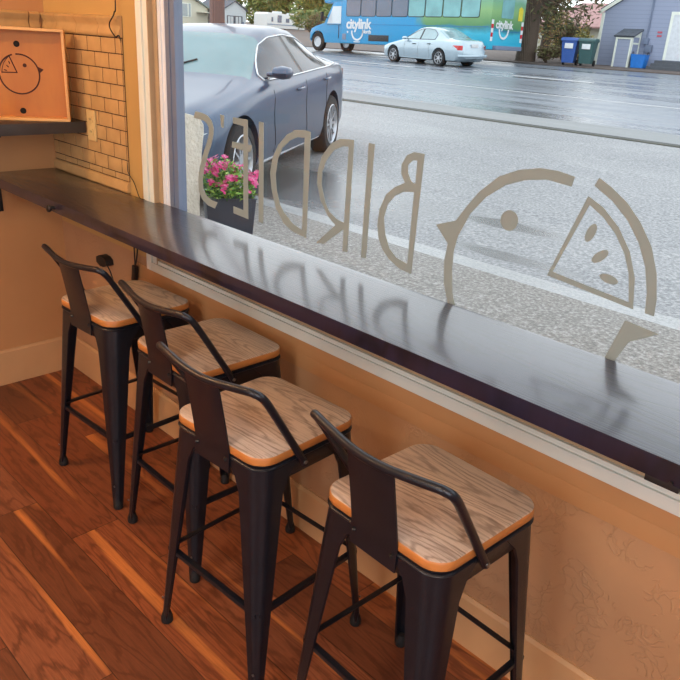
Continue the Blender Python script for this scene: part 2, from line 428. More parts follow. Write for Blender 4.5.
mb = MB(); mb.prism([(.001,.012),(.012,.012),(.018,.018),(.018,.032),(.011,.046),(.013,.06),(.022,.072),(.024,.082),(.016,.090),(.001,.092)], RY+.4, 'y', -.0505); mb.build('rail', M['tile'], l, smooth=50)
# ------------------------------------------------------------------ counter
c = empty('window_counter', (0, 0, 1.015), label='long dark stained wooden bar counter under the window', cat='counter')
mb = MB(); P = [(.001, -.339), (4.62, -.339), (4.62, .009), (.913, .009), (.913, -.022), (.831, -.022), (.831, -.0175), (.001, -.0175)]
mb.prism(P, .045, 'z', 0, bev=.0022); mb.build('worktop', M['counter'], c)
mb = MB(); mb.box((3.127, -.338, -.012), (3.19, -.30, .0), .001); mb.cyl((3.175,-.3395,.004),(3.175,-.343,.004),.004); tag(mb.build('mounting_bracket', M['black'], c), 'small dark bracket under the front edge', None)
mb = MB(); mb.box((.06, -.335, -.115), (.10, -.315, 0), .002); mb.build('support_bracket', M['black'], c)
h = empty('counter_hook', (.70, -.3395, 1.035), label='small black knob hook on the front edge of the dark counter', cat='hook')
mb = MB(); mb.lathe([(.0, 0), (.007, 0), (.007, -.014), (.013, -.017), (.0155, -.023), (.013, -.029), (0, -.031)], 20, 'y'); mb.build('knob', M['black'], h)

# ------------------------------------------------------------------ shelf, crate, jar
sh = empty('wall_shelf', (0, -.02, 1.268), label='dark grey floating shelf on left wall holding the crate', cat='shelf')
mb = MB(); mb.box((.001, -1.1, 0), (.355, .008, .047), .002); mb.build('board', M['shelf'], sh)
mb = MB(); mb.box((.25, -.62, -.008), (.33, -.355, -.0), .001); mb.build('bracket', M['black'], sh)
ca = math.radians(60)
cr = empty('wooden_crate', (.34, -.10, 1.3155), label='square orange plywood crate with burnt bird logo standing on shelf', cat='crate')
cr.rotation_euler = (0, 0, ca)     # local x along the crate face, local -y towards the room, z up
CW, CH, CD = .372, .371, .075
x1, x0 = .022, .022-CW
def cpart(mb, n, m, par=cr, **k): return mb.build(n, m, par, **k)
mb = MB(); mb.box((x0+.01, .055, .011), (x1-.01, .062, CH-.011)); cpart(mb, 'panel', M['crate'])
mb = MB(); mb.box((x0, 0, 0), (x1, CD, .011), .001); cpart(mb, 'side_board', M['crate_edge'])
mb = MB(); mb.box((x0, 0, CH-.011), (x1, CD, CH), .001); cpart(mb, 'side_board', M['crate_edge'])
mb = MB(); mb.box((x0, 0, .0115), (x0+.011, CD, CH-.0115), .001); cpart(mb, 'side_board', M['crate_edge'])
mb = MB(); mb.box((x1-.011, 0, .0115), (x1, CD, CH-.0115), .001); cpart(mb, 'side_board', M['crate_edge'])
OFF = -.045                                   # logo sits on the recessed panel: parallax shift
def C2(pts): return [(u, v) for u, v in pts]
lz = Matrix.Translation((0, .0545, 0)) @ FRONT
cx, cz, R_, tk = -.172, .185, .083, .0045
def arc(a0, a1, ro, ri, n=28, cx=cx, cz=cz):
    A = [math.radians(a0+(a1-a0)*k/n) for k in range(n+1)]
    return [(cx+ro*math.cos(a), cz+ro*math.sin(a)) for a in A] + [(cx+ri*math.cos(a), cz+ri*math.sin(a)) for a in A[::-1]]
lg = flat_shape('bird_logo', [arc(-175, 96, R_, R_-.006), arc(106, 172, R_, R_-.006),
      [(cx+R_-.002, cz+.006), (cx+R_+.016, cz+.022), (cx+R_-.006, cz+.032)],
      [(cx-R_-.012, cz-.018), (cx-R_+.01, cz-.012), (cx-R_+.004, cz-.024)]], M['burn'], .0006, cr, lz)
def ring(pts, inner): return [pts, inner]
sl = [(cx-.033, cz+.075), (cx-.046, cz+.062), (cx-.06, cz+.042), (cx-.068, cz+.02), (cx-.071, cz+.003), (cx-.006, cz+.004)]
sc_ = lambda q: [((u-(cx-.048))*.84+(cx-.048), (v-(cz+.03))*.84+(cz+.03)) for u, v in q]
flat_shape('slice_logo', [sl, sc_(sl)], M['burn'], .0006, cr, lz)
def ellp(u, v, a, b, ang, n=16):
    return [(u+a*math.cos(t)*math.cos(ang)-b*math.sin(t)*math.sin(ang), v+a*math.cos(t)*math.sin(ang)+b*math.sin(t)*math.cos(ang)) for t in [2*PI*k/n for k in range(n)]]
flat_shape('eye_logo', [ellp(cx+.024, cz+.036, .008, .008, 0)], M['burn'], .0006, cr, lz)
for du, dv, an in ((-.036, .045, 1.9), (-.044, .03, 2.4), (-.054, .014, 2.9)):
    flat_shape('seed_logo', [ellp(cx+du, cz+dv, .007, .0022, an)], M['burn'], .0006, cr, lz)
for dz in (.305, .035):
    mb = MB(); mb.cyl((cx, .0565, dz), (cx, .0535, dz), .0125, n=24); cpart(mb, 'hole', M['glow_black'])
j = empty('stacked_cup_jar', (.313, -.455, 1.3155), label='pale ribbed jar at the left picture edge on shelf before crate', cat='jar')
mb = MB(); mb.lathe([(0,0),(.03,0),(.033,.006),(.030,.012),(.033,.02),(.030,.027),(.033,.035),(.030,.042),(.033,.05),(.030,.058),(.032,.066),(.028,.078),(.02,.085)], 24); mb.build('body', pm('ribbed_cream_jar', (214,196,150), .3), j)
mb = MB(); mb.lathe([(0,.085),(.022,.085),(.022,.105),(.019,.108),(0,.108)], 24); mb.build('lid', pm('brown_jar_lid', (84,56,36), .5), j)

# ------------------------------------------------------------------ outlet, charger, cords
o_ = empty('wall_outlet', (.413, -.009, 1.305), label='cream wall outlet plate on the subway tiles right of shelf', cat='outlet')
mb = MB(); mb.box((-.036, -.008, -.064), (.036, 0, .064), .003); mb.build('cover_plate', M['outlet'], o_)
for dz in (.026, -.026):
    mb = MB(); mb.prism(rrect(.017, .014, .008), -.0025, 'y', -.008); s_ = mb.xf(Matrix.Translation((0,0,dz))).build('socket', M['outlet'], o_)
    q = MB(); q.box((-.008, -.0112, dz-.004), (-.006, -.0104, dz+.006)); q.box((.006, -.0112, dz-.003), (.008, -.0104, dz+.005)); q.build('slots', M['black'], s_)
ch = empty('plug_adapter', (.462, -.001, .705), label='black plug-in power adapter on tan wall behind leftmost stool', cat='power adapter')
mb = MB(); mb.prism([(-.050,-.012),(-.046,.014),(-.02,.026),(.018,.024),(.040,.012),(.046,-.010),(.020,-.022),(-.012,-.026)], -.04, 'y', 0, bev=.004); mb.build('adapter_body', M['black'], ch)
mb = MB(); mb.tube(spline([(.03,-.025,-.012), (.052,-.02,-.05), (.075,-.016,-.11), (.10,-.03,-.16), (.16,-.02,-.13), (.22,-.016,-.06), (.27,-.01,-.04)]), .0028, 8); mb.build('cable', M['cord'], ch)
tr = empty('power_cord', (.735, -.02, .72), label='black cords with inline brick hanging from counter beside white window casing', cat='cord')
mb = MB(); mb.box((-.013, -.012, -.045), (.013, .008, .034), .006); mb.xf(Matrix.Rotation(.18, 4, 'Y')); mb.build('inline_brick', M['black'], tr)
mb = MB(); mb.tube(spline([(.004,-.002,.03), (.0,.0,.12), (-.012,.0,.292)]), .003, 8); mb.build('cord', M['cord'], tr)
mb = MB(); mb.tube(spline([(.008,-.002,.03), (.03,.0,.12), (.052,.0,.292)]), .003, 8); mb.build('cord', M['cord'], tr)
wc = empty('charging_cable', (.70, -.01, 1.062), label='thin black cord running down beside tiles to the counter corner', cat='cord')
cpts = spline([(-.020,-.006,1.2),(-.018,-.005,.76),(-.008,-.018,.70),(-.012,-.026,.68),(-.034,-.026,.662),(-.036,-.024,.64),(-.01,-.018,.612),(.003,-.003,.59),(.003,-.003,.3),(.003,-.003,.115),(.012,-.003,.082),(.05,-.004,.055),(.09,-.014,.028),(.125,-.022,.004),(.16,-.02,.003)])
mb = MB(); mb.tube(cpts, [.0027 if p.z > .59 else (.0008 if p.z > .12 else .0018) for p in cpts], 8)
mb.build('insulation', M['cord'], wc)

# ------------------------------------------------------------------ stools (front of stool = -y local is the back rest)
HT, HB = .1865, .2235                            # half widths at seat and at floor
def make_stool():
    t = empty('bar_stool', (0,0,0))
    # seat
    mb = MB(); pts = rrect(.1855, .1855, .056, 9)
    def sc(p, d): return [(x*(1-d/.1855), y*(1-d/.1855)) for x, y in p]
    rings = [[(x, y, z) for x, y in sc(pts, d)] for d, z in ((.003,.722), (0,.725), (0,.7425), (.0015,.7462), (.0045,.748))]
    R = mb.ring_loft(rings, True, True)
    for f in mb.bm.faces:
        if f.calc_center_median().z > .745: f.material_index = 0
        else: f.material_index = 1
    mb.build('seat', [M['seat'], M['seat_side']], t, smooth=50)
    # seat frame: lipped sheet-metal apron
    mb = MB()
    o = rrect(.184, .184, .055, 9)
    prof = [(.0035,.662),(.0035,.7075),(-.0015,.709),(-.0035,.712),(-.0015,.7155),(.004,.7165),(.001,.719),(.001,.7215),(.006,.7215),(.008,.712),(.008,.658)]
    n = len(o); rr = []
    for i in range(n):
        x, y = o[i]
        rr.append([(x*(1-d/.184), y*(1-d/.184), z) for d, z in prof])
    rr.append(rr[0]); mb.ring_loft(rr, True, False)
    mb.build('seat_frame', M['metal'], t, smooth=50)
    mb = MB(); mb.box((-.178, -.012, .708), (.178, .012, .713)); mb.box((-.012, -.178, .7135), (.012, .178, .7185)); mb.build('seat_brace', M['metal'], t)
    # four folded tapering legs
    for sx, sy in ((-1,-1), (1,-1), (1,1), (-1,1)):
        mb = MB(); rings = []
        N = 16
        for i in range(N+1):
            u = i/N; z = .016 + (.712-.016)*u
            h = HB + (HT-.003-HB)*u
            L = .027 + .062*u + .05*max(0, (u-.86)/.14)**2.2
            r = min(.014 + .040*u, L*.85); th = .0035
            out = [(h-L, h-.002)] + [(h-L*.99, h)]
            arcp = [(h-r+r*math.sin(a), h-r+r*math.cos(a)) for a in [PI/2*k/7 for k in range(8)]]
            out += arcp + [(h, h-L*.99), (h-.002, h-L)]
            ri = max(r-th, .002)
            inn = [(h-th-.004, h-L), (h-th, h-L+.004)] + [(h-r+ri*math.sin(a), h-r+ri*math.cos(a)) for a in [PI/2*k/7 for k in range(7, -1, -1)]] + [(h-L+.004, h-th), (h-L, h-th-.004)]
            rings.append([(x*sx, y*sy, z) for x, y in out+inn])
        mb.ring_loft(rings, True, True)
        lg = mb.build('leg', M['metal'], t, smooth=45)
        mb = MB(); q = HB-.014
        mb.lathe([(0,0),(.017,0),(.0185,.003),(.0185,.018),(.015,.028),(.012,.04),(0,.04)], 16, 'z', (q*sx, q*sy, 0)); mb.build('rubber_foot', M['rubber'], lg)
        mb = MB(); a = HB-.0015; mb.cyl((sx*(a-.012), sy*(a-.002), .10), (sx*(a-.012), sy*(a+.001), .10), .004, n=10); mb.build('rivet', M['screw'], lg)
    # foot rails
    zf = .283; h = HB + (HT-HB)*(zf/.712) - .008
    for k in range(4):
        mb = MB(); mb.box((-h+.004, h-.004, zf-.006), (h-.004, h+.004, zf+.007), .002)
        mb.box((-h+.014, h-.013, zf+.004), (h-.014, h+.003, zf+.008), .0015)
        mb.xf(Matrix.Rotation(k*PI/2, 4, 'Z')); mb.build('foot_rail', M['metal'], t)
    # low back: bent tube, splat
    P = [(-.192,-.036,.690), (-.193,-.046,.706), (-.1965,-.10,.791), (-.200,-.165,.893), (-.201,-.184,.921), (-.199,-.198,.938), (-.190,-.208,.946), (-.175,-.213,.948)]
    P = P + [(-.12,-.222,.943), (-.06,-.229,.937), (0,-.231,.934)]
    P = P + [(-x, y, z) for x, y, z in P[:-1][::-1]]
    mb = MB(); mb.tube(spline(P, 5), .0104, 14); b = mb.build('back_rail', M['metal'], t, smooth=60)
    for sx in (-1, 1):
        mb = MB(); mb.cyl((sx*.186, -.044, .701), (sx*.2055, -.044, .701), .0055, n=12); mb.build('bolt', M['screw'], b)
    mb = MB(); rings = []
    for i in range(13):
        u = i/12; z = .668 + (.936-.668)*u
        y = -.1895 - .041*(max(0, (u-.22)/.78))**1.1
        wd = .071 - .003*u
        row = []
        for k in range(9):
            s_ = -1+2*k/8; yy = y + .009*u*s_*s_
            row.append((wd*s_, yy-.002, z))
        row += [(wd*(-1+2*k/8), y + .009*u*(-1+2*k/8)**2+.002, z) for k in range(8, -1, -1)]
        rings.append(row)
    mb.ring_loft(rings, True, True); sp = mb.build('back_splat', M['metal'], t, smooth=60)
    for sx in (-1, 1):
        mb = MB(); mb.cyl((sx*.055, -.1885, .706), (sx*.062, -.1935, .706), .0052, n=12); mb.build('bolt', M['black'], sp)
    return t
spots = [(1.085, -.262, .053, 'leftmost black metal bar stool, the one nearest the left wall, seat lit orange'),
         (1.629, -.256, -.0135, 'second bar stool from the left wall, black metal with wooden seat tucked under the counter'),
         (2.1325, -.4175, .052, 'third bar stool from the left wall, pulled out further with grained wooden seat'),
         (2.686, -.370, -.0355, 'nearest and rightmost bar stool, black metal legs and bold-grained wooden seat')]
proto = make_stool()
for i, (x, y, a, lab) in enumerate(spots):
    o = proto if i == 0 else copy_tree(proto)
    o.location = (x, y, 0); o.rotation_euler = (0, 0, a)
    tag(o, lab, 'bar stool', 'bar stools along the window counter')

# ------------------------------------------------------------------ window vinyl
LETTERS= {"letter_b": [[[2.2521, 1.4433], [2.2138, 1.443], [2.1888, 1.4305], [2.173, 1.4019], [2.1743, 1.3777], [2.1911, 1.3552], [2.1555, 1.3375], [2.1244, 1.3108], [2.1033, 1.2639], [2.099, 1.2192], [2.1083, 1.1767], [2.1257, 1.1493], [2.1549, 1.1249], [2.1977, 1.1063], [2.2449, 1.1016]], [[2.2282, 1.4222], [2.2112, 1.4197], [2.1969, 1.4056], [2.1986, 1.3855], [2.213, 1.3636], [2.2285, 1.359]], [[2.227, 1.3355], [2.1896, 1.33], [2.1583, 1.3126], [2.1334, 1.2826], [2.1232, 1.2415], [2.1329, 1.1955], [2.1547, 1.1562], [2.1829, 1.1363], [2.2265, 1.1278]]], "letter_i": [[[2.0418, 1.4448], [2.0661, 1.4446], [2.0632, 1.1045], [2.0417, 1.1017]]], "letter_r": [[[1.9828, 1.445], [1.9599, 1.4441], [1.9227, 1.441], [1.8858, 1.4224], [1.8493, 1.382], [1.8323, 1.3343], [1.8313, 1.293], [1.8519, 1.2408], [1.8882, 1.1982], [1.9226, 1.1773], [1.8388, 1.1024], [1.8733, 1.1053], [1.9601, 1.1723], [1.9614, 1.1018], [1.9826, 1.1043]], [[1.9617, 1.4229], [1.9372, 1.4205], [1.8999, 1.4047], [1.8699, 1.3716], [1.8526, 1.3329], [1.8518, 1.2918], [1.8724, 1.2399], [1.893, 1.2141], [1.9277, 1.198], [1.9606, 1.1932]]], "letter_d": [[[1.7926, 1.4449], [1.7634, 1.4474], [1.7218, 1.4424], [1.6797, 1.4227], [1.6364, 1.3845], [1.6081, 1.3378], [1.5981, 1.2874], [1.6071, 1.2353], [1.6314, 1.1753], [1.6751, 1.131], [1.7213, 1.1132], [1.7904, 1.1061]], [[1.7647, 1.4244], [1.7301, 1.4206], [1.6947, 1.4061], [1.659, 1.378], [1.638, 1.3422], [1.6265, 1.2874], [1.6346, 1.2348], [1.654, 1.1905], [1.6778, 1.1667], [1.72, 1.1404], [1.7688, 1.1286]]], "letter_i.001": [[[1.5344, 1.4473], [1.5594, 1.4469], [1.5657, 1.1069], [1.54, 1.108]]], "letter_e": [[[1.3905, 1.4455], [1.4737, 1.446], [1.4753, 1.3639], [1.4986, 1.364], [1.4907, 1.3395], [1.4762, 1.3395], [1.4814, 1.1055], [1.394, 1.11], [1.394, 1.1353], [1.4526, 1.1322], [1.4508, 1.3406], [1.3834, 1.3419], [1.3881, 1.3628], [1.4512, 1.3633], [1.4507, 1.422], [1.3905, 1.4254]]], "apostrophe": [[[1.3155, 1.4465], [1.3392, 1.4456], [1.3353, 1.4027], [1.321, 1.4045]]], "letter_s": [[[1.1505, 1.4173], [1.1869, 1.4167], [1.2143, 1.4144], [1.2325, 1.4071], [1.2457, 1.3941], [1.2468, 1.3722], [1.2308, 1.3371], [1.2047, 1.2892], [1.1829, 1.241], [1.1732, 1.1933], [1.1748, 1.1535], [1.195, 1.1245], [1.2343, 1.1078], [1.2785, 1.1042], [1.2956, 1.1302], [1.2579, 1.1321], [1.2262, 1.1423], [1.2057, 1.1628], [1.2016, 1.1974], [1.2129, 1.2424], [1.2349, 1.2886], [1.2604, 1.3363], [1.2747, 1.3736], [1.2742, 1.4005], [1.2621, 1.4207], [1.2372, 1.4351], [1.2005, 1.4405], [1.1614, 1.4416]]]}
BIRD= {"body_outline": [[[2.699, 1.4553], [2.6548, 1.4617], [2.6078, 1.4611], [2.5485, 1.4475], [2.4949, 1.4228], [2.4416, 1.3747], [2.4066, 1.3277], [2.38, 1.287], [2.3152, 1.2625], [2.3619, 1.2191], [2.3564, 1.1712], [2.3633, 1.1092], [2.3814, 1.0626], [2.4031, 1.0216], [2.4264, 1.0288], [2.4039, 1.0691], [2.3973, 1.0865], [2.3865, 1.1474], [2.3847, 1.2029], [2.393, 1.2478], [2.423, 1.3135], [2.4638, 1.3646], [2.5175, 1.4047], [2.5713, 1.4264], [2.6301, 1.4371], [2.6951, 1.4319]]], "eye": [[[2.5682, 1.326], [2.5683, 1.3179], [2.566, 1.3101], [2.5614, 1.3032], [2.5549, 1.298], [2.5473, 1.2951], [2.5391, 1.2946], [2.5313, 1.2967], [2.5246, 1.3012], [2.5197, 1.3077], [2.5171, 1.3154], [2.5171, 1.3237], [2.5196, 1.3316], [2.5243, 1.3384], [2.5309, 1.3435], [2.5386, 1.3463], [2.5466, 1.3466], [2.5543, 1.3444], [2.5608, 1.3399], [2.5656, 1.3336]]], "wing": [[[2.7578, 1.4632], [2.792, 1.4469], [2.834, 1.4202], [2.8722, 1.3839], [2.9074, 1.3374], [2.9306, 1.2831], [2.9436, 1.2257], [2.9461, 1.1873], [2.9246, 1.1885], [2.9191, 1.2341], [2.9028, 1.2911], [2.8768, 1.3402], [2.8422, 1.3826], [2.798, 1.4183], [2.7501, 1.4435]]], "melon_slice": [[[2.7398, 1.4187], [2.7806, 1.4001], [2.8252, 1.3638], [2.8616, 1.3165], [2.8854, 1.261], [2.897, 1.1893], [2.671, 1.2107]], [[2.7469, 1.3995], [2.7851, 1.3783], [2.8208, 1.3477], [2.8503, 1.3088], [2.8697, 1.2671], [2.8836, 1.2027], [2.6842, 1.2231]]], "seed": [[[2.7553, 1.3149], [2.7524, 1.3169], [2.7505, 1.3208], [2.7498, 1.3264], [2.7504, 1.3331], [2.7522, 1.3402], [2.755, 1.347], [2.7586, 1.3528], [2.7625, 1.3571], [2.7665, 1.3595], [2.77, 1.3597], [2.7729, 1.3578], [2.7748, 1.3539], [2.7755, 1.3484], [2.7749, 1.3418], [2.7732, 1.3348], [2.7704, 1.328], [2.7669, 1.3221], [2.763, 1.3177], [2.7589, 1.3152]]], "seed.001": [[[2.7782, 1.2724], [2.7767, 1.2755], [2.777, 1.28], [2.7791, 1.2853], [2.7828, 1.291], [2.7877, 1.2965], [2.7933, 1.3012], [2.7991, 1.3047], [2.8045, 1.3067], [2.809, 1.3069], [2.8122, 1.3055], [2.8137, 1.3024], [2.8135, 1.298], [2.8114, 1.2928], [2.8079, 1.2872], [2.803, 1.2817], [2.7974, 1.2769], [2.7916, 1.2733], [2.7861, 1.2712], [2.7815, 1.2709]]], "seed.002": [[[2.8495, 1.2396], [2.8478, 1.2366], [2.844, 1.2343], [2.8386, 1.2327], [2.8319, 1.2321], [2.8247, 1.2326], [2.8177, 1.234], [2.8116, 1.2363], [2.8069, 1.2393], [2.8042, 1.2426], [2.8037, 1.2459], [2.8055, 1.2488], [2.8094, 1.2512], [2.815, 1.2527], [2.8217, 1.2533], [2.8288, 1.2527], [2.8358, 1.2513], [2.8418, 1.249], [2.8463, 1.246], [2.849, 1.2428]]], "tail": [[[2.8843, 1.1591], [2.9668, 1.1511], [2.9038, 1.1114], [2.879, 1.0512], [2.8691, 1.0123], [2.8393, 1.0064], [2.8544, 1.0522]]]}

t = empty('window_lettering', (2.0, .018, 1.1), label='tall thin beige vinyl lettering reading mirrored on the window glass', cat='window lettering')
V2 = Matrix.Translation((-2.0, .0025, -1.1)) @ FRONT
for k, v in LETTERS.items(): flat_shape(k.split('.')[0], v, M['vinyl'], .0006, t, V2)
t = empty('window_logo', (2.5, .018, 1.1), label='large round beige vinyl bird logo with watermelon slice wing on window glass', cat='window logo')
V2 = Matrix.Translation((-2.5, .0025, -1.1)) @ FRONT
for k, v in BIRD.items(): flat_shape(k.split('.')[0], v, M['vinyl'], .0006, t, V2)

# ================================================================== OUTDOORS
SL = .03
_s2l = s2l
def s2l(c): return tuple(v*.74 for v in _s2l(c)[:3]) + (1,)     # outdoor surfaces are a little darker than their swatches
def gz(y): return .26 + SL*y
TILT = Matrix.Rotation(math.atan(SL), 4, 'X')

def asphalt(name, c, agg=.25, aggscale=90, rough=(.25,.6), streak=(1,1), patches=None, patch_mix=.6, bigs=.35, tone=.12):
    m, nt, b = new_mat(name)
    v = coords(nt); c = s2l(c)
    g = noise(nt, v, aggscale, 3, .7)
    big = noise(nt, coords(nt, (streak[0], streak[1], 1)), bigs, 4, .55, .4)
    col = ramp(nt, big, [(.3, tuple(x*(1-tone) for x in c[:3])+(1,)), (.7, tuple(min(1,x*(1+tone)) for x in c[:3])+(1,))])
    col = mixc(nt, ramp(nt, g, [(.38, (agg*2,)*3+(1,)), (.52, (0,0,0,1))]), col, tuple(x*.35 for x in c[:3])+(1,))
    col = mixc(nt, ramp(nt, g, [(.53, (0,0,0,1)), (.66, (agg*2.0,)*3+(1,))]), col, (.36,.35,.34,1))
    rg = ramp(nt, big, [(.38, (rough[0],)*3+(1,)), (.62, (rough[1],)*3+(1,))])
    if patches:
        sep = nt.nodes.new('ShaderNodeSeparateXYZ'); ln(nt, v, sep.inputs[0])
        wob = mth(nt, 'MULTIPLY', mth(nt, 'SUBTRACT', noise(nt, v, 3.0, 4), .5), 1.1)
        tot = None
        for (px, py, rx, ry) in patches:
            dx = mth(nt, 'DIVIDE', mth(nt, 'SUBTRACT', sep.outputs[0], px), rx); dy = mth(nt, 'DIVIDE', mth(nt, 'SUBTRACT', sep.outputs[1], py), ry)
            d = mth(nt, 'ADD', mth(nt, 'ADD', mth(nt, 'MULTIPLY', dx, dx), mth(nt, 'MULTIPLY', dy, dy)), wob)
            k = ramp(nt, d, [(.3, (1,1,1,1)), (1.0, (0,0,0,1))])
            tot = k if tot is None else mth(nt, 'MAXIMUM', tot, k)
        col = mixc(nt, mth(nt, 'MULTIPLY', tot, patch_mix), col, tuple(x*.30 for x in c[:3])+(1,))
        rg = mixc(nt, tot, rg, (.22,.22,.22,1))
    b.inputs['Specular IOR Level'].default_value = .38
    ln(nt, col, b.inputs['Base Color']); ln(nt, rg, b.inputs['Roughness'])
    bump(nt, b, g, .25, .01)
    return m
M['lot'] = asphalt('wet_grey_asphalt', (143,144,146), .36, 38, (.42,.66), (.5,1.2), [(.32,3.62,.62,.16),(.75,2.86,.75,.12),(-2.3,3.2,2.3,1.0)], .85, .5)  # third ellipse darkens and smooths the asphalt under the parked car
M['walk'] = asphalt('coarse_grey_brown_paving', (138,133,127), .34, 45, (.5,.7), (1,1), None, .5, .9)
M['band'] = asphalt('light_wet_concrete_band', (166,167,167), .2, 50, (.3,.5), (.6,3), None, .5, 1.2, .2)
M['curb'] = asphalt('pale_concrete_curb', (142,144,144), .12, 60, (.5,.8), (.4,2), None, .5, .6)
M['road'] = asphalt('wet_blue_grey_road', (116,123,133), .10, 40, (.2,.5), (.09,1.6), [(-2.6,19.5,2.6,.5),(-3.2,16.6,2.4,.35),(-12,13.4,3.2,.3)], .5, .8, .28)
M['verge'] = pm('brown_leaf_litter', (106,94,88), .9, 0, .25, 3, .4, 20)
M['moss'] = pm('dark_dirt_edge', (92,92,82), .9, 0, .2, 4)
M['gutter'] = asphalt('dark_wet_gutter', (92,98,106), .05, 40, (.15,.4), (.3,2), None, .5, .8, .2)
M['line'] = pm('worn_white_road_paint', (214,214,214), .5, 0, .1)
def gq(name, x0, x1, y0, y1, m, up=0.0, th=.06, kind='structure'):
    mb = MB()
    v = [(x, y, gz(y)+up-d) for d in (th, 0) for x, y in ((x0,y0),(x1,y0),(x1,y1),(x0,y1))]
    V = [mb.bm.verts.new(p) for p in v]
    for f in ((3,2,1,0),(4,5,6,7),(0,1,5,4),(1,2,6,5),(2,3,7,6),(3,0,4,7)): mb.bm.faces.new([V[i] for i in f])
    o = mb.build(name, m, smooth=0)
    if kind: o['kind'] = kind
    return o
gq('walkway', -30, 12, .145, 2.44, M['walk'], .004)
gq('pavement_band', -30, 12, 2.44, 2.62, M['band'], .0)
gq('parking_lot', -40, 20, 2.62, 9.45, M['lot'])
gq('sidewalk', -60, 25, 9.45, 10.45, M['curb'], .03)
gq('sidewalk_edge', -60, 25, 9.36, 9.45, M['moss'], .012)
gq('gutter', -60, 25, 10.45, 10.85, M['gutter'], .004)
gq('road', -110, 40, 10.85, 28.2, M['road'])
gq('far_verge', -170, 60, 28.2, 120, M['verge'], .04)
mb = MB()
for x0, x1, y0, y1 in ((-10.7,-7.9,20.2,20.42), (-3.5,2.5,20.5,20.62), (-30,10,15.0,15.07), (-18.5,-14.8,20.0,20.2)):
    V = [mb.bm.verts.new((x, y, gz(y)+.006-d)) for d in (.004, 0) for x, y in ((x0,y0),(x1,y0),(x1,y1),(x0,y1))]
    for f in ((3,2,1,0),(4,5,6,7),(0,1,5,4),(1,2,6,5),(2,3,7,6),(3,0,4,7)): mb.bm.faces.new([V[i] for i in f])
o = mb.build('road_marking', M['line'], smooth=0); o['kind'] = 'structure'

# stucco pier outside the window
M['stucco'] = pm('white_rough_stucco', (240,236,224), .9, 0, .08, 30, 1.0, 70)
M['stucco'].node_tree.nodes['Bump'].inputs['Distance'].default_value = .012
st = empty('stucco_pier', (.60, .30, .26), label='rough white stucco pier outside left window edge, beside flower planter', cat='pier')
mb = MB()
P = [(-.15,0),(.075,0),(.079,.70),(.085,.93),(.102,.985),(.112,1.03),(.110,1.062),(.095,1.085),(.073,1.098),(.0,1.118),(-.15,1.13)]
mb.prism(P, .5, 'x', -.452, bev=.010); mb.build('pier', M['stucco'], st)

# ------------------------------------------------------------------ leaves, trees
def leaf_mesh(name, blobs, n, size, mats, parent, seed=1, flat=.6, droop=0):
    rnd = random.Random(seed); mb = MB(); tot = sum(b[3]*b[4]*b[5] for b in blobs)
    for (bx, by, bz, rx, ry, rz) in blobs:
        for _ in range(int(n*rx*ry*rz/tot)+1):
            while True:
                q = Vector((rnd.uniform(-1,1), rnd.uniform(-1,1), rnd.uniform(-1,1)))
                if .45 < q.length < 1.0: break
            p = Vector((bx+q.x*rx, by+q.y*ry, bz+q.z*rz)); s = size*rnd.uniform(.6, 1.3)
            a = Vector((rnd.gauss(0,1), rnd.gauss(0,1), rnd.gauss(0,.6)-droop)).normalized()
            b_ = a.cross(Vector((rnd.gauss(0,1), rnd.gauss(0,1), rnd.gauss(0,1)))).normalized()
            n_ = a.cross(b_)
            mb.face([p-a*s, p+b_*s*flat*.5+n_*s*.12, p+a*s, p-b_*s*flat*.5+n_*s*.12], rnd.randrange(len(mats)))
    return mb.build(name, mats, parent, smooth=0)
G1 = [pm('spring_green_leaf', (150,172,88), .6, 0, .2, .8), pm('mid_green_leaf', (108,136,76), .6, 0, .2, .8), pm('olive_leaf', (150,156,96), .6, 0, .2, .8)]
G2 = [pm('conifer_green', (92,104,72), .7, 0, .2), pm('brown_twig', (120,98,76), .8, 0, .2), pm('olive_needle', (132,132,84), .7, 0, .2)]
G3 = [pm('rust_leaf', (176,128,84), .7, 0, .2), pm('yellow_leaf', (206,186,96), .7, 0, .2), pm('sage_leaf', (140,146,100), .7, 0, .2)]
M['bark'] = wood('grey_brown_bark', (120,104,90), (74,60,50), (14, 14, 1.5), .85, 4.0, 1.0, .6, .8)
def tree(name, x, y, h, r, trunk, mats, label, seed, n=2200, size=.28, group=None, th=.3):
    t = empty(name, (x, y, gz(y)+.03), label=label, cat='tree', group=group)
    rnd = random.Random(seed)
    mb = MB(); mb.tube(spline([(0,0,-.05), (.05,.02,h*.25), (-.05,.05,h*.5), (.06,0,h*.8)], 4), [trunk*(1-.75*i/12) for i in range(13)], 12)
    for k in range(7):
        a = rnd.uniform(0, 2*PI); z0 = h*rnd.uniform(th+.05, .7); L = r*rnd.uniform(.6, .95)
        mb.tube([(0,0,z0), (math.cos(a)*L*.5, math.sin(a)*L*.5, z0+.12*h), (math.cos(a)*L, math.sin(a)*L, z0+.18*h)], [trunk*.3, trunk*.18, trunk*.06], 6)
    mb.build('trunk', M['bark'], t)
    bl = []
    for k in range(11):
        a = rnd.uniform(0, 2*PI); d = r*rnd.uniform(.1, .6); z = h*rnd.uniform(th+.12, .9); s = r*rnd.uniform(.4, .62)
        bl.append((math.cos(a)*d, math.sin(a)*d, z, s, s, s*.8))
    leaf_mesh('foliage', bl, n, size, mats, t, seed)
    return t
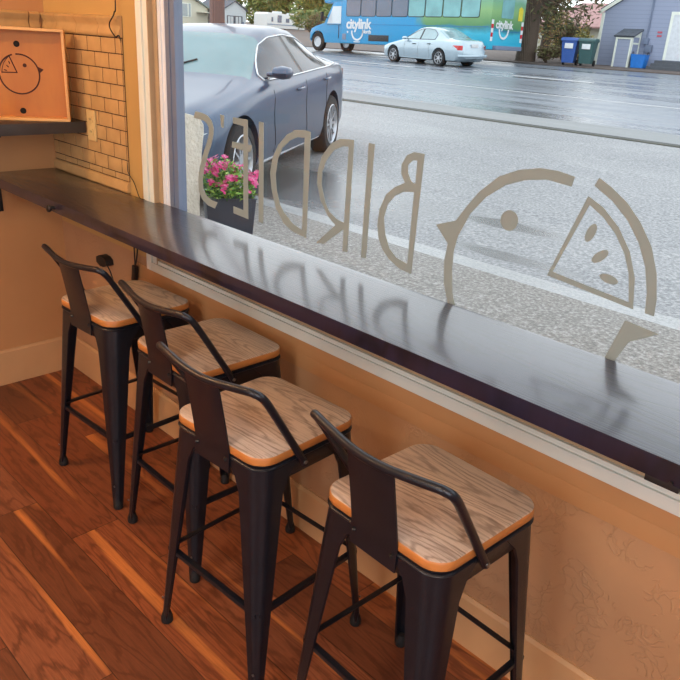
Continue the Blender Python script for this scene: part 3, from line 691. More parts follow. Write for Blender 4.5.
def bush(name, x, y, w_, d_, h, mats, label, seed, n=900, size=.16, cat='shrub', group=None):
    t = empty(name, (x, y, gz(y)+.03), label=label, cat=cat, group=group)
    mb = MB(); rnd = random.Random(seed)
    for k in range(9):
        a = rnd.uniform(0, 2*PI); mb.tube([(0,0,-.03), (math.cos(a)*w_*.2, math.sin(a)*d_*.2, h*.4), (math.cos(a)*w_*.42, math.sin(a)*d_*.42, h*.85)], [.04,.025,.01], 5)
    mb.build('branches', M['bark'], t)
    bl = [(rnd.uniform(-.3,.3)*w_, rnd.uniform(-.3,.3)*d_, h*rnd.uniform(.35,.7), w_*.25, d_*.25, h*.3) for _ in range(7)]
    leaf_mesh('foliage', bl, n, size, mats, t, seed+50)
    return t

# flower planter
FX, FY = .792, .60
fz = gz(FY)
pl = empty('flower_planter', (FX, FY, fz), ca, 'tall tapered dark grey planter full of pink flowers outside by stucco pier', 'flower planter')
M['planter'] = pm('dark_grey_planter', (70,80,98), .5, 0, .12, 8)
H_ = .985-fz; mb = MB()
cxp = -.116
def sq(hw, z): return [(cxp+hw*a, .123+hw*b, z) for a, b in ((-1,-1),(1,-1),(1,1),(-1,1))]
mb.ring_loft([sq(.060,0), sq(.118,H_), sq(.123,H_), sq(.123,H_+.004), sq(.108,H_+.004), sq(.106,H_-.03)], True, True); mb.build('pot', M['planter'], pl, smooth=20)
mb = MB(); mb.ring_loft([sq(.104,H_-.035), sq(.105,H_-.02)], True, True); mb.build('soil', pm('dark_soil', (50,40,34), .9), pl)
GL = [pm('bright_green_leaf', (128,190,84), .5, 0, .15), pm('lime_leaf', (168,206,104), .5, 0, .15), pm('deep_green_leaf', (66,122,72), .5, 0, .15)]
leaf_mesh('foliage', [(cxp, .12, H_+.05, .13, .13, .09), (cxp-.04, .11, H_+.10, .11, .12, .075), (cxp+.06, .10, H_+.05, .08, .10, .075), (cxp-.05, .02, H_+.04, .08, .05, .05), (cxp+.06, .02, H_+.03, .07, .05, .04)], 1500, .0125, GL, pl, 3, .9)
PK = pm('hot_pink_petal', (244,80,160), .5, 0, .12); PK2 = pm('pale_pink_petal', (250,150,196), .5, 0, .1)
def blossom(mats):
    mb = MB(); rnd = random.Random(5)
    for k in range(9):
        c_ = Vector((rnd.uniform(-.011,.011), rnd.uniform(-.011,.011), rnd.uniform(-.006,.008)))
        for q in range(5):
            a = 2*PI*q/5+k; d = Vector((math.cos(a), math.sin(a), .35)); e = Vector((-math.sin(a), math.cos(a), 0))
            mb.face([c_, c_+d*.004+e*.0035, c_+d*.0085, c_+d*.004-e*.0035], k % 3 == 0)
    return mb.build('blossom', mats, pl, smooth=0)
b0 = blossom([PK, PK2]); rnd = random.Random(11)
first = True
for k in range(64):
    o = b0 if first else b0.copy()
    if not first: COL.objects.link(o); o.parent = pl
    first = False
    a, d = rnd.uniform(0, 2*PI), rnd.uniform(.2, 1)**.5
    u, v = cxp + .135*d*math.cos(a), .09 + .125*d*math.sin(a)
    hz_ = H_ + .075 + .11*max(0, 1-d*.6) * (1.25 if u < cxp else .7) + rnd.uniform(-.05,.015) - (.035 if v < .02 else 0)
    o.location = (u, v, hz_); o.rotation_euler = (rnd.uniform(.2,1.2), rnd.uniform(-.5,.5), rnd.uniform(-1,1)); o.scale = (1.0,)*3

# ------------------------------------------------------------------ cars
def tab(t, s):
    if s <= t[0][0]: return t[0][1]
    for (a, b), (c_, d) in zip(t[:-1], t[1:]):
        if s <= c_: return b + (d-b)*(s-a)/(c_-a)
    return t[-1][1]
def smt(t, s, k=.07): return (tab(t, s-k)+tab(t, s+k)+2*tab(t, s)+tab(t, s-k/2)+tab(t, s+k/2))/6
M['tire'] = pm('black_tire', (26,27,30), .8)
M['rim'] = pm('silver_alloy', (200,205,212), .3, .6, .05)
M['chrome'] = pm('bright_chrome_trim', (225,228,232), .2, .7, .03)
M['head'] = pm('headlight_lens', (214,226,232), .15, 0, .1, 30, coat=1)
M['red'] = pm('red_tail_light', (216,40,44), .25, 0, .1, coat=1)
M['amber'] = pm('amber_lens', (226,120,60), .3)
M['car_black'] = pm('black_car_trim', (24,25,28), .4)
M['plate'] = pm('licence_plate', (220,222,224), .4)
def car(name, loc, rz, L, wb0, wb1, top, belt, wid, roofw, zbot, glass, dlo, paint, label, wr_=.335, spokes=10, winmats=None, cat='car'):
    t = empty(name, loc, label=label, cat=cat)
    t.rotation_euler = (TILT @ Matrix.Rotation(rz, 4, 'Z')).to_euler()
    X = lambda s: s - L/2
    W = lambda s: smt(wid, s, .05)
    def sec(s):
        zt, zb, w_, wr = smt(top, s), smt(belt, s), W(s), smt(roofw, s); zb = min(zb, zt-.05)
        ze = zt - min(.075, (zt-zb)*.5)
        z0 = tab(zbot, s)
        p = [(0,z0),(w_*.80,z0),(w_*.955,z0+.05),(w_*.992,z0+.16),(w_,(z0+.16)*.55+zb*.45),(w_*.995,(z0+.16)*.2+zb*.8),(w_*.965,zb-.03),(w_*.935,zb)]
        a = (w_*.93, zb); q = (wr, ze)
        for k in (.25,.5,.75,1): p.append((a[0]+(q[0]-a[0])*k, a[1]+(q[1]-a[1])*k))
        p += [(wr*.93, ze+(zt-ze)*.55), (wr*.78, zt-.012), (wr*.4, zt-.003), (0, zt)]
        return p
    st = sorted(set([round(L*i/56, 3) for i in range(57)] + [.02, .05, .1, L-.02, L-.05, L-.1] + [g for gg in glass for g in gg]))
    st = [s for i, s in enumerate(st) if i == 0 or s-st[i-1] > .012]
    mb = MB(); rings = []
    for s in st:
        p = sec(s); x = X(s)
        rings.append([(x, y, z) for y, z in p] + [(x, -y, z) for y, z in p[1:-1][::-1]])
    R = mb.ring_loft(rings, True, True)
    np_ = len(sec(1))
    for f in mb.bm.faces:
        c_ = f.calc_center_median(); s = c_.x + L/2
        for gi, (g0, g1) in enumerate(glass):
            if g0-.001 < s < g1+.001 and abs(c_.y) < smt(roofw, s)*.97 and c_.z > smt(belt, s)+.02 and f.normal.z > -2:
                pz = sec(s)
                if c_.z > pz[11][1]-.02: f.material_index = 1
    body = mb.build('body', [paint, winmats[0]], t, smooth=40)
    # wheel arches cut
    for s in (wb0, wb1):
        cb = MB(); cb.cyl((X(s), -1.2, wr_-.0), (X(s), -W(s)*.955+.22, wr_), wr_+.055, n=40); cb.cyl((X(s), W(s)*.955-.22, wr_), (X(s), 1.2, wr_), wr_+.055, n=40)
        c_ = cb.build('cutter', [paint, winmats[0], M['car_black']], None, smooth=0)
        for pg in c_.data.polygons: pg.material_index = 2
        c_.parent = t
        md = body.modifiers.new('b', 'BOOLEAN'); md.object = c_; md.operation = 'DIFFERENCE'; md.solver = 'EXACT'
        dg = bpy.context.evaluated_depsgraph_get(); dg.update()
        me = bpy.data.meshes.new_from_object(body.evaluated_get(dg)); body.modifiers.clear(); body.data = me
        bpy.data.objects.remove(c_)
    if len(body.data.materials) < 3: body.data.materials.append(M['car_black'])
    # split windshield / rear glass into a part
    bm = bmesh.new(); bm.from_mesh(body.data); bm2 = bm.copy()
    bmesh.ops.delete(bm, geom=[f for f in bm.faces if f.material_index == 1], context='FACES')
    bmesh.ops.delete(bm2, geom=[f for f in bm2.faces if f.material_index != 1], context='FACES')
    bm.to_mesh(body.data); bm.free()
    for nm, cond in (('windshield', lambda c_: c_.x < 0), ('rear_window', lambda c_: c_.x >= 0)):
        b3 = bm2.copy(); bmesh.ops.delete(b3, geom=[f for f in b3.faces if not cond(f.calc_center_median())], context='FACES')
        me = bpy.data.meshes.new(nm); b3.to_mesh(me); b3.free()
        o = bpy.data.objects.new(nm, me); COL.objects.link(o); o.parent = t; me.materials.clear(); me.materials.append(winmats[0])
        for p in me.polygons: p.material_index = 0
    bm2.free()
    def yside(s, z, off=.004):
        p = sec(s)
        for a, b in zip(p[7:11], p[8:12]):
            if z <= b[1] or b is p[11]:
                k = (z-a[1])/max(1e-6, b[1]-a[1]); return a[0]+(b[0]-a[0])*k + off
        return p[11][0]+off
    def ybody(s, z, off=.003):
        p = sec(s)
        for a, b in zip(p[1:7], p[2:8]):
            if z <= b[1]: return a[0]+(b[0]-a[0])*(z-a[1])/max(1e-6, b[1]-a[1]) + off
        return p[7][0]+off
    lo, hi, panes = dlo
    for sd in (-1, 1):
        for (s0, s1) in panes:
            mb = MB(); cols = []
            for i in range(13):
                s = s0+(s1-s0)*i/12; z0, z1 = tab(lo, s), max(tab(lo, s)+.004, tab(hi, s)); 
                cols.append([(X(s), sd*yside(s, z0+(z1-z0)*k/6, .006), z0+(z1-z0)*k/6) for k in range(7)])
            mb.ring_loft(cols, False, False); mb.build('side_window', winmats[1], t, smooth=60)
        s0, s1 = panes[0][0]-.02, panes[-1][1]+.02
        ss = [s0+(s1-s0)*i/30 for i in range(31)]
        up = [(X(s), sd*yside(s, max(tab(lo, s), tab(hi, s))+.008, .008), max(tab(lo, s), tab(hi, s))+.008) for s in ss]
        dn = [(X(s), sd*yside(s, tab(lo, s)-.008, .008), tab(lo, s)-.008) for s in ss]
        mb = MB(); mb.tube(up+[dn[-1]], .009, 6); mb.tube([up[0]]+dn, .009, 6); mb.build('window_trim', M['chrome'] if name != 'sedan_car' else M['car_black'], t)
        for (sa, sb) in [(panes[i][1], panes[i+1][0]) for i in range(len(panes)-1)]:
            mb = MB(); q = [[(X(s), sd*yside(s, z, .005), z) for s in (sa-.005, sb+.005)] for z in [tab(lo, sa)+(tab(hi, sa)-tab(lo, sa))*k/5 for k in range(6)]]
            mb.ring_loft(q, False, False); mb.build('window_pillar', M['car_black'], t)
        # door seams, handles, sill, mirror
        for s in (panes[0][0]+.02, panes[0][1]+.03, min(wb1-.28, panes[-1][1]-.2)):
            mb = MB(); zz = [.30+(smt(belt, s)-.06-.30)*k/8 for k in range(9)]
            mb.tube([(X(s+.02*math.sin(k)), sd*(ybody(s, z, .001)), z) for k, z in enumerate(zz)], .0035, 5); mb.build('door_seam', M['car_black'], t)
        for s in (panes[0][1]-.20, panes[1][1]-.12 if len(panes) > 2 else panes[1][1]-.22):
            z = smt(belt, s)-.12; y = ybody(s, z, .016)
            mb = MB(); mb.tube(spline([(X(s-.09), sd*(y-.012), z-.005), (X(s-.06), sd*(y+.012), z), (X(s+.07), sd*(y+.012), z+.006), (X(s+.09), sd*(y-.012), z+.006)]), .013, 8); mb.build('door_handle', paint if name != 'sedan_car' else M['car_black'], t)
        mb = MB(); mb.tube([(X(s), sd*(ybody(s, .24, .004)), .245) for s in [wb0+.42+(wb1-wb0-.84)*k/8 for k in range(9)]], .016, 6); mb.build('sill_trim', M['chrome'] if name != 'sedan_car' else paint, t)
        s = panes[0][0]+.08; z = smt(belt, s)+.09; y = yside(s, smt(belt, s)+.04)
        mb = MB(); rg = []
        for k, (dy, w1, h1) in enumerate(((0,.03,.02),(.06,.035,.025),(.08,.10,.05),(.15,.12,.062),(.22,.10,.05),(.245,.04,.02))):
            rg.append([(X(s)+.02+w1*math.cos(a), sd*(y+dy), z-.02*(k<2)+h1*math.sin(a)) for a in [2*PI*q/12 for q in range(12)]])
        mb.ring_loft(rg, True, True); mb.build('side_mirror', paint, t, smooth=50)
        # lights
        mb = MB(); hb = smt(top, .18)
        q = [[(X(s)-.004, sd*(W(s)*.985+.004), z) for z in (tab(belt, .2)-.16, tab(belt, .2)-.03)] for s in (.42,.30,.2,.12,.07)] 
        mb.ring_loft(q, False, False); o = mb.build('headlight', M['head'], t)
        mb = MB(); q = [[(X(s)+.004, sd*(W(s)*.99+.004), z) for z in (tab(belt, L-.2)-.20, tab(belt, L-.2)-.04)] for s in (L-.34,L-.24,L-.16,L-.1,L-.05,L-.03)]
        mb.ring_loft(q, False, False); mb.build('tail_light', M['red'], t)
    # wheels
    for s in (wb0, wb1):
        for sd in (-1, 1):
            yo = sd*(W(s)*.985); yi = sd*(W(s)*.985-.215)
            mb = MB(); r = wr_
            pr = [(r*.66, 0), (r*.72, .012), (r*.93, .004), (r*.985, -.02), (r, -.05), (r, -.165), (r*.985, -.195), (r*.9, -.215), (r*.6, -.215)]
            mb.lathe([(a, sd*b) for a, b in pr], 40, 'y', (X(s), yo, r), cap=False); wl = mb.build('wheel', M['tire'], t)
            mb = MB(); mb.lathe([(r*.69, sd*.006), (r*.66, sd*.012), (r*.64, 0), (r*.62, sd*-.03), (r*.3, sd*-.07), (0, sd*-.07)], 40, 'y', (X(s), yo, r), cap=False, mi=1)
            for f in mb.bm.faces:
                if abs(f.calc_center_median().y-yo) < .02: f.material_index = 0
            for k in range(spokes):
                a = 2*PI*k/spokes; dw = .42/spokes*2.2
                pts = [(.06, -.35*dw*.3), (r*.645, -dw*.14*r*2.2), (r*.645, dw*.14*r*2.2), (.06, .35*dw*.3)]
                ca_, sa_ = math.cos(a), math.sin(a)
                F = [mb.bm.verts.new((X(s)+u*ca_-v*sa_, yo+sd*(-.012+.012*(u/r)), r+u*sa_+v*ca_)) for u, v in pts]
                B = [mb.bm.verts.new((X(s)+u*ca_-v*sa_, yo-sd*.035, r+u*sa_+v*ca_)) for u, v in pts]
                mb.bm.faces.new(F); 
                for q in range(4): mb.bm.faces.new((F[q], F[(q+1)%4], B[(q+1)%4], B[q]))
            mb.cyl((X(s), yo-sd*.05, r), (X(s), yo-sd*.004, r), .062, n=20)
            mb.build('rim', [M['rim'], M['car_black']], wl, smooth=40)
    return t, X, W, sec, ybody

PAINT_A = pm('dark_blue_grey_car_paint', (54,76,104), .28, .25, .05, coat=.35)
WS = pm('sky_toned_windshield', (112,142,146), .12, 0, .1, 3, coat=0, spec=.6)  # pale teal base colour stands in for the sky reflected in the glass
SW = pm('dark_side_glass', (46,56,68), .08, 0, .5, 6, coat=0, spec=.35)
top = [(0,.60),(.03,.68),(.12,.735),(.5,.83),(1.0,.915),(1.42,1.0),(2.06,1.345),(2.35,1.405),(2.75,1.425),(3.15,1.40),(3.5,1.31),(4.05,1.10),(4.2,1.075),(4.6,1.05),(4.70,.98),(4.72,.7)]
belt = [(0,.55),(.1,.64),(.5,.77),(1.0,.87),(1.4,.925),(2.4,.955),(3.5,1.0),(4.2,1.005),(4.6,.96),(4.72,.65)]
wid = [(0,.60),(.06,.72),(.18,.81),(.45,.885),(.9,.915),(2.3,.92),(3.7,.92),(4.2,.89),(4.5,.82),(4.66,.72),(4.72,.60)]
roofw = [(0,.5),(.2,.64),(1.0,.76),(1.42,.76),(2.06,.585),(2.6,.575),(3.2,.56),(3.6,.56),(4.1,.66),(4.5,.66),(4.72,.5)]
zbot = [(0,.26),(.2,.19),(4.4,.2),(4.72,.34)]
dlo = ([(1.5,.965),(2.4,.975),(4.05,1.02)], [(1.60,.98),(1.80,1.12),(2.02,1.24),(2.3,1.305),(2.75,1.325),(3.2,1.29),(3.6,1.19),(4.05,1.03)], [(1.64,2.62),(2.70,3.52),(3.57,4.02)])
t, X, W, sec, yb = car('parked_car', (-3.235, 3.26, gz(3.26)), math.radians(120.5), 4.72, .87, 3.69, top, belt, wid, roofw, zbot, [(1.44,2.08),(3.3,4.0)], dlo,
   PAINT_A, 'dark blue grey sedan parked just outside the window behind the flower planter', .335, 10, [WS, SW])
# front end of the parked car
mb = MB(); q = [[(X(s)-.006, y*1.0, z) for z in (.34,.62)] for s, y in ((.05,-.30),(.0,-.28),(-.005,0),(.0,.28),(.05,.30))]; mb.ring_loft(q, False, False); mb.build('grille', M['car_black'], t)
mb = MB(); mb.tube([(X(-.01),-.28,.35),(X(-.01),-.31,.6),(X(-.005),-.25,.64),(X(-.005),.25,.64),(X(-.01),.31,.6),(X(-.01),.28,.35),(X(-.01),-.28,.35)], .012, 8); mb.build('grille_frame', M['chrome'], t)
mb = MB(); mb.box((X(-.03), -.26, .36), (X(-.015), .26, .47), .003); mb.build('licence_plate', M['plate'], t)
for sd in (-1, 1):
    mb = MB(); mb.tube([(X(1.46), sd*.08+.2, 1.03), (X(1.62), sd*.3+.15, 1.115)], .008, 6); mb.build('wiper', M['car_black'], t)
    mb = MB(); mb.box((X(.10), sd*.70-.08, .30), (X(.14), sd*.70+.08, .42), .01); mb.build('air_intake', M['car_black'], t)
mb = MB(); mb.prism([(X(3.95),1.39-.27),(X(3.99),1.17),(X(4.02),1.10)], .02, 'y', -.01)
mb.xf(Matrix.Translation((-.85,0,.27))); mb.build('roof_antenna', PAINT_A, t)
mb = MB(); mb.box((X(2.02)-.02, -.10, 1.20), (X(2.02)+.05, .10, 1.30), .02); mb.build('interior_mirror', M['car_black'], t)

PAINT_S = pm('pale_silver_blue_car_paint', (176,196,208), .25, .3, .04, coat=1)
top = [(0,.55),(.03,.62),(.15,.68),(.6,.78),(1.05,.87),(1.3,.93),(1.95,1.30),(2.2,1.36),(2.6,1.38),(2.95,1.35),(3.2,1.28),(3.75,1.02),(3.95,.99),(4.35,.96),(4.44,.90),(4.47,.6)]
belt = [(0,.5),(.1,.6),(.6,.72),(1.2,.84),(2.4,.88),(3.4,.92),(4.2,.90),(4.47,.6)]
wid = [(0,.5),(.08,.66),(.25,.78),(.5,.83),(1,.85),(3.5,.85),(4.1,.82),(4.35,.74),(4.47,.55)]
roofw = [(0,.45),(.3,.6),(1.3,.72),(1.95,.54),(2.6,.53),(3.1,.52),(3.7,.64),(4.3,.62),(4.47,.45)]
dlo = ([(1.4,.92),(3.4,.955)], [(1.45,.93),(1.95,1.20),(2.2,1.28),(2.6,1.295),(2.9,1.26),(3.1,1.14),(3.3,.96)], [(1.5,2.28),(2.36,3.12)])
WS2 = pm('pale_sedan_glass', (128,160,166), .08, 0, .1, 3, coat=1, spec=1)
t, X, W, sec, yb = car('sedan_car', (-16.12, 22.70, gz(22.70)-.02), math.radians(-7), 4.47, .86, 3.45, top, belt, wid, roofw, [(0,.24),(.3,.18),(4.2,.2),(4.47,.34)], [(1.32,1.97),(3.12,3.72)], dlo,
   PAINT_S, 'silver blue sedan driving past on the road in front of the bus', .31, 7, [WS2, WS2])
mb = MB(); mb.box((X(4.47), -.18, .72), (X(4.485), .18, .84), .003); mb.build('licence_plate', M['plate'], t)
mb = MB(); mb.tube([(X(4.38),-.76,.42),(X(4.49),-.55,.42),(X(4.5),.55,.42),(X(4.38),.76,.42)], .05, 8); mb.build('rear_bumper', PAINT_S, t)

# ------------------------------------------------------------------ bus
def bus_paint():
    m, nt, b = new_mat('blue_bus_wrap')
    tc = nt.nodes.new('ShaderNodeTexCoord'); sp = nt.nodes.new('ShaderNodeSeparateXYZ'); ln(nt, tc.outputs['Object'], sp.inputs[0])
    x, z = sp.outputs[0], sp.outputs[2]
    n1 = noise(nt, tc.outputs['Object'], 1.1, 5, .6)
    blue = s2l((34,158,214))
    zz = mth(nt, 'ADD', z, mth(nt, 'MULTIPLY', mth(nt, 'SUBTRACT', n1, .5), .5))
    land = ramp(nt, mth(nt, 'DIVIDE', zz, 3.0), [(0, s2l((40,176,220))), (.33, s2l((70,196,226))), (.40, s2l((60,140,150))), (.44, s2l((92,150,96))), (.62, s2l((140,184,120))), (.72, s2l((120,176,140))), (.86, s2l((190,222,222)))])
    k = ramp(nt, mth(nt, 'ADD', mth(nt, 'DIVIDE', mth(nt, 'SUBTRACT', x, 5.9), 3.0), mth(nt, 'MULTIPLY', mth(nt, 'SUBTRACT', n1, .5), .8)), [(.3, (0,0,0,1)), (.6, (1,1,1,1))])
    ln(nt, mixc(nt, k, blue, land), b.inputs['Base Color']); b.inputs['Roughness'].default_value = .35
    return m
M['bus'] = bus_paint()
M['buswin'] = pm('dark_bus_glass', (66,84,112), .12, 0, .15, 2, coat=1)
M['buswin_art'] = pm('wrapped_bus_glass', (128,184,186), .3, 0, .2, 1.5)
M['buswhite'] = pm('white_bus_lettering', (236,240,242), .5)
bz = 1.02
bus = empty('transit_bus', (-25.88, 24.9, bz), label='large bright blue transit bus with white lettering stopped beyond the road', cat='bus')
bus.rotation_euler = (0, math.radians(-.9), 0)
BL = 10.83
mb = MB()
mb.box((2.35, 0, .40), (BL, 2.4, 2.95), .07); mb.box((.95, .12, 2.15), (2.6, 2.28, 2.92), .12)
mb.build('body', M['bus'], bus)
mb = MB()   # hood and cab of the cutaway chassis
P = [(0,.55),(.0,.82),(.10,1.02),(.45,1.14),(1.05,1.24),(1.62,2.2),(2.4,2.2),(2.4,.40),(1.07,.40),(1.05,.62),(.97,.80),(.80,.93),(.57,.97),(.34,.93),(.17,.80),(.09,.62),(.08,.5),(.03,.48)]
mb.prism(P, 2.16, 'y', .12, bev=.04); mb.build('cab', M['bus'], bus)
mb = MB(); mb.prism([(1.22,1.26),(1.62,2.02),(2.18,2.02),(2.18,1.26)], .012, 'y', .108); cw = mb.build('cab_window', M['head'], bus)
mb = MB(); mb.prism([(1.10,1.29),(1.61,2.15),(1.63,2.14),(1.12,1.28)], 1.9, 'y', .26); mb.build('windshield', M['buswin'], bus)
mb = MB(); mb.box((2.04, .095, .60), (2.06, .12, 1.22)); mb.box((1.22, .095, 1.2), (2.2, .12, 1.215)); mb.box((2.28,.1,1.0),(2.36,.125,1.35)); mb.build('door_seam', M['car_black'], bus)
mb = MB(); mb.tube([(1.3,.1,1.5),(1.2,-.16,1.55)], .02, 6); mb.box((1.12,-.26,1.35),(1.2,-.1,1.75),.02); mb.build('side_mirror', M['car_black'], bus)
mb = MB(); mb.box((-.02, .2, .42), (.10, 2.2, .62), .03); mb.build('front_bumper', M['bus'], bus)
for y in (.35, 1.85):
    mb = MB(); mb.cyl((-.012, y, .86), (.02, y, .86), .10, n=20); mb.build('headlight', M['head'], bus)
xw = 2.66; k = 0
while xw < BL-.6:
    a = 1.0 if k else .98
    art = xw > 6.2
    mb = MB(); mb.prism([(xw+u, 1.60+v) for u, v in [(p[0]+.44, p[1]+.52) for p in rrect(.44, .52, .07)]], -.012, 'y', .002)
    wn = mb.build('side_window', M['buswin_art'] if art else M['buswin'], bus)
    q = MB(); q.box((xw+.02, -.018, 2.28), (xw+.86, -.008, 2.31)); q.build('sash_bar', M['car_black'], wn)
    f = MB(); o_ = [(xw+.44+p[0], 0, 2.12+p[1]) for p in rrect(.455, .535, .08)]; f.tube(o_+[o_[0]], .016, 5); f.build('window_frame', M['car_black'], wn)
    xw += .955; k += 1
for (xx, yy) in ((.57, .22), (.57, 2.2), (8.1, .12), (8.1, 2.3)):
    mb = MB(); mb.lathe([(.22,-.09),(.39,-.11),(.43,-.08),(.43,.11),(.39,.13),(.2,.13)], 32, 'y', (xx, yy, .43), cap=False)
    wl = mb.build('wheel', M['tire'], bus)
    mb = MB(); mb.lathe([(0,-.06),(.07,-.07),(.08,-.04),(.16,-.03),(.19,-.09),(.24,-.10),(.24,-.07)], 28, 'y', (xx, yy, .43)); mb.build('rim', M['rim'], wl)
mb = MB(); mb.box((4.15, -.012, .54), (5.4, .01, .80), .004); mb.build('vent_panel', M['car_black'], bus)
mb = MB(); mb.box((2.5, -.008, 1.23), (BL-.1, .006, 1.25)); mb.box((BL-.0, .1, 1.1), (BL+.01, 2.3, 1.12)); mb.build('body_rail', pm('deep_blue_rail', (24,120,180), .4), bus)
mb = MB(); mb.box((7.3, .3, .40), (BL+.15, 2.2, .56), .02); mb.build('rear_bumper', M['cream_paint'] if 0 else M['alu'], bus)
text_mesh('lettering', 'citylink', .60, M['buswhite'], bus, Matrix.Translation((3.47, -.012, 1.06)) @ FRONT, .006, .018, .94)
text_mesh('lettering', 'North', .22, M['buswhite'], bus, Matrix.Translation((4.02, -.012, .86)) @ FRONT, .006, .008)
def arcp(cx, cz, R_, w_, a0, a1, n=20):
    A = [math.radians(a0+(a1-a0)*i/n) for i in range(n+1)]
    return [(cx+R_*math.cos(a), cz+R_*math.sin(a)) for a in A]+[(cx+(R_-w_)*math.cos(a), cz+(R_-w_)*math.sin(a)) for a in A[::-1]]
flat_shape('smile_logo', [arcp(3.42, .93, .40, .08, 175, 365)], M['buswhite'], .006, bus, Matrix.Translation((0, -.012, 0)) @ FRONT)
flat_shape('small_text_mark', [[(3.2,.46),(3.62,.46),(3.62,.50),(3.2,.50)]], M['buswhite'], .004, bus, Matrix.Translation((0, -.008, 0)) @ FRONT)
flat_shape('side_mark', [ellp(2.78, .90, .045, .045, 0), ], M['buswhite'], .006, bus, Matrix.Translation((0, -.012, 0)) @ FRONT)
mb = MB(); mb.box((2.42, -.01, .56), (2.68, .005, .82), .003); mb.build('fuel_door', M['alu'], bus)
RR = Matrix.Translation((BL+.012, 0, 0)) @ Matrix.Rotation(PI/2, 4, 'Z') @ FRONT     # faces +x ; u -> +y
mb = MB(); mb.prism(rrect(.42, .55, .06), .012, 'x', BL); mb.xf(Matrix.Translation((0, 1.1, 2.15))); mb.build('rear_window', M['buswin_art'], bus)
text_mesh('rear_lettering', 'citylink', .42, M['buswhite'], bus, RR @ Matrix.Translation((.95, 1.22, 0)), .006, .012)
flat_shape('rear_smile_logo', [arcp(.95, 1.16, .36, .08, 175, 365)], M['buswhite'], .006, bus, RR)
mb = MB(); mb.prism([(1.9,1.55),(2.2,1.55),(2.2,2.0),(2.05,2.08),(1.9,2.0)], .014, 'x', BL); mb.build('yellow_sign', pm('yellow_sign', (232,214,60), .5), bus)
for y in (.06, 2.20):
    for k in range(5):
        mb = MB(); mb.box((BL, y, .72+k*.16), (BL+.012, y+.14, .88+k*.16)); mb.build('reflector_stripe', M['red'] if k % 2 else M['buswhite'], bus)
mb = MB(); mb.box((BL, .35, 2.72), (BL+.01, 2.1, 2.86)); mb.build('rear_top_panel', M['bus'], bus)

# ------------------------------------------------------------------ grey house and its things
def siding(name, c, pitch=.13, dark=.72):
    m, nt, b = new_mat(name); c = s2l(c)
    tc = nt.nodes.new('ShaderNodeTexCoord'); sp = nt.nodes.new('ShaderNodeSeparateXYZ'); ln(nt, tc.outputs['Object'], sp.inputs[0])
    f = mth(nt, 'FRACT', mth(nt, 'DIVIDE', sp.outputs[2], pitch))
    ln(nt, ramp(nt, f, [(.0, tuple(x*dark for x in c[:3])+(1,)), (.14, c)]), b.inputs['Base Color']); b.inputs['Roughness'].default_value = .6
    bump(nt, b, f, .4, .02); return m
M['siding'] = siding('blue_grey_siding', (166,176,202), .16)
M['siding_w'] = siding('cream_siding', (222,220,200), .2, .85)
M['siding_g'] = siding('pale_grey_siding', (214,222,226), .25, .85)
M['roof_dark'] = pm('dark_grey_shingles', (92,98,108), .8, 0, .25, 6)
M['roof_red'] = pm('faded_pink_red_roof', (188,146,142), .8, 0, .15, 3)
hz = gz(31)+.03
hs = empty('grey_house', (-13.55, 31, hz), label='blue grey sided house with white door at upper right beyond road', cat='house')
mb = MB(); W_ = 9.0; hE = 2.12; pk = 4.9
mb.prism([(0,-.2),(W_,-.2),(W_,hE),(W_/2,pk),(0,hE)], 7, 'y', 0); mb.build('wall', M['siding'], hs, smooth=0)
mb = MB(); mb.box((-.03,-.03,-.1),(.10,.0,hE)); mb.box((-.03,0,-.1),(0,.1,hE)); mb.build('corner_trim', M['white_paint'], hs)
sl_ = (pk-hE)/(W_/2)
mb = MB(); mb.prism([(-.08,hE-.08*sl_),(W_/2,pk),(W_/2,pk+.16),(-.08,hE-.08*sl_+.16)], .05, 'y', -.12); mb.prism([(W_+.45,hE-.45*sl_),(W_/2,pk),(W_/2,pk+.16),(W_+.45,hE-.45*sl_+.16)], .05, 'y', -.12); mb.build('rake_board', M['white_paint'], hs, smooth=0)
mb = MB(); mb.prism([(-.1,hE-.1*sl_+.14),(W_/2,pk+.14),(W_+.5,hE-.45*sl_+.14),(W_+.5,hE-.45*sl_+.22),(W_/2,pk+.24),(-.1,hE-.1*sl_+.22)], 7.2, 'y', -.08); mb.build('roof', M['roof_dark'], hs, smooth=0)
mb = MB(); dx0, dx1, dz0, dz1 = 3.02, 4.12, .36, 2.10
mb.box((dx0,-.03,dz0),(dx0+.11,.0,dz1+.1)); mb.box((dx1-.11,-.03,dz0),(dx1,.0,dz1+.1)); mb.box((dx0,-.035,dz1),(dx1,.0,dz1+.11)); mb.build('door_frame', M['white_paint'], hs)
mb = MB(); mb.box((dx0+.11,-.02,dz0),(dx1-.11,.0,dz1)); d_ = mb.build('house_door', pm('white_house_door', (232,236,242), .5), hs)
mb = MB(); mb.cyl((dx1-.2,-.06,1.2),(dx1-.2,-.02,1.2),.035,n=12); mb.build('door_knob', M['alu'], d_)
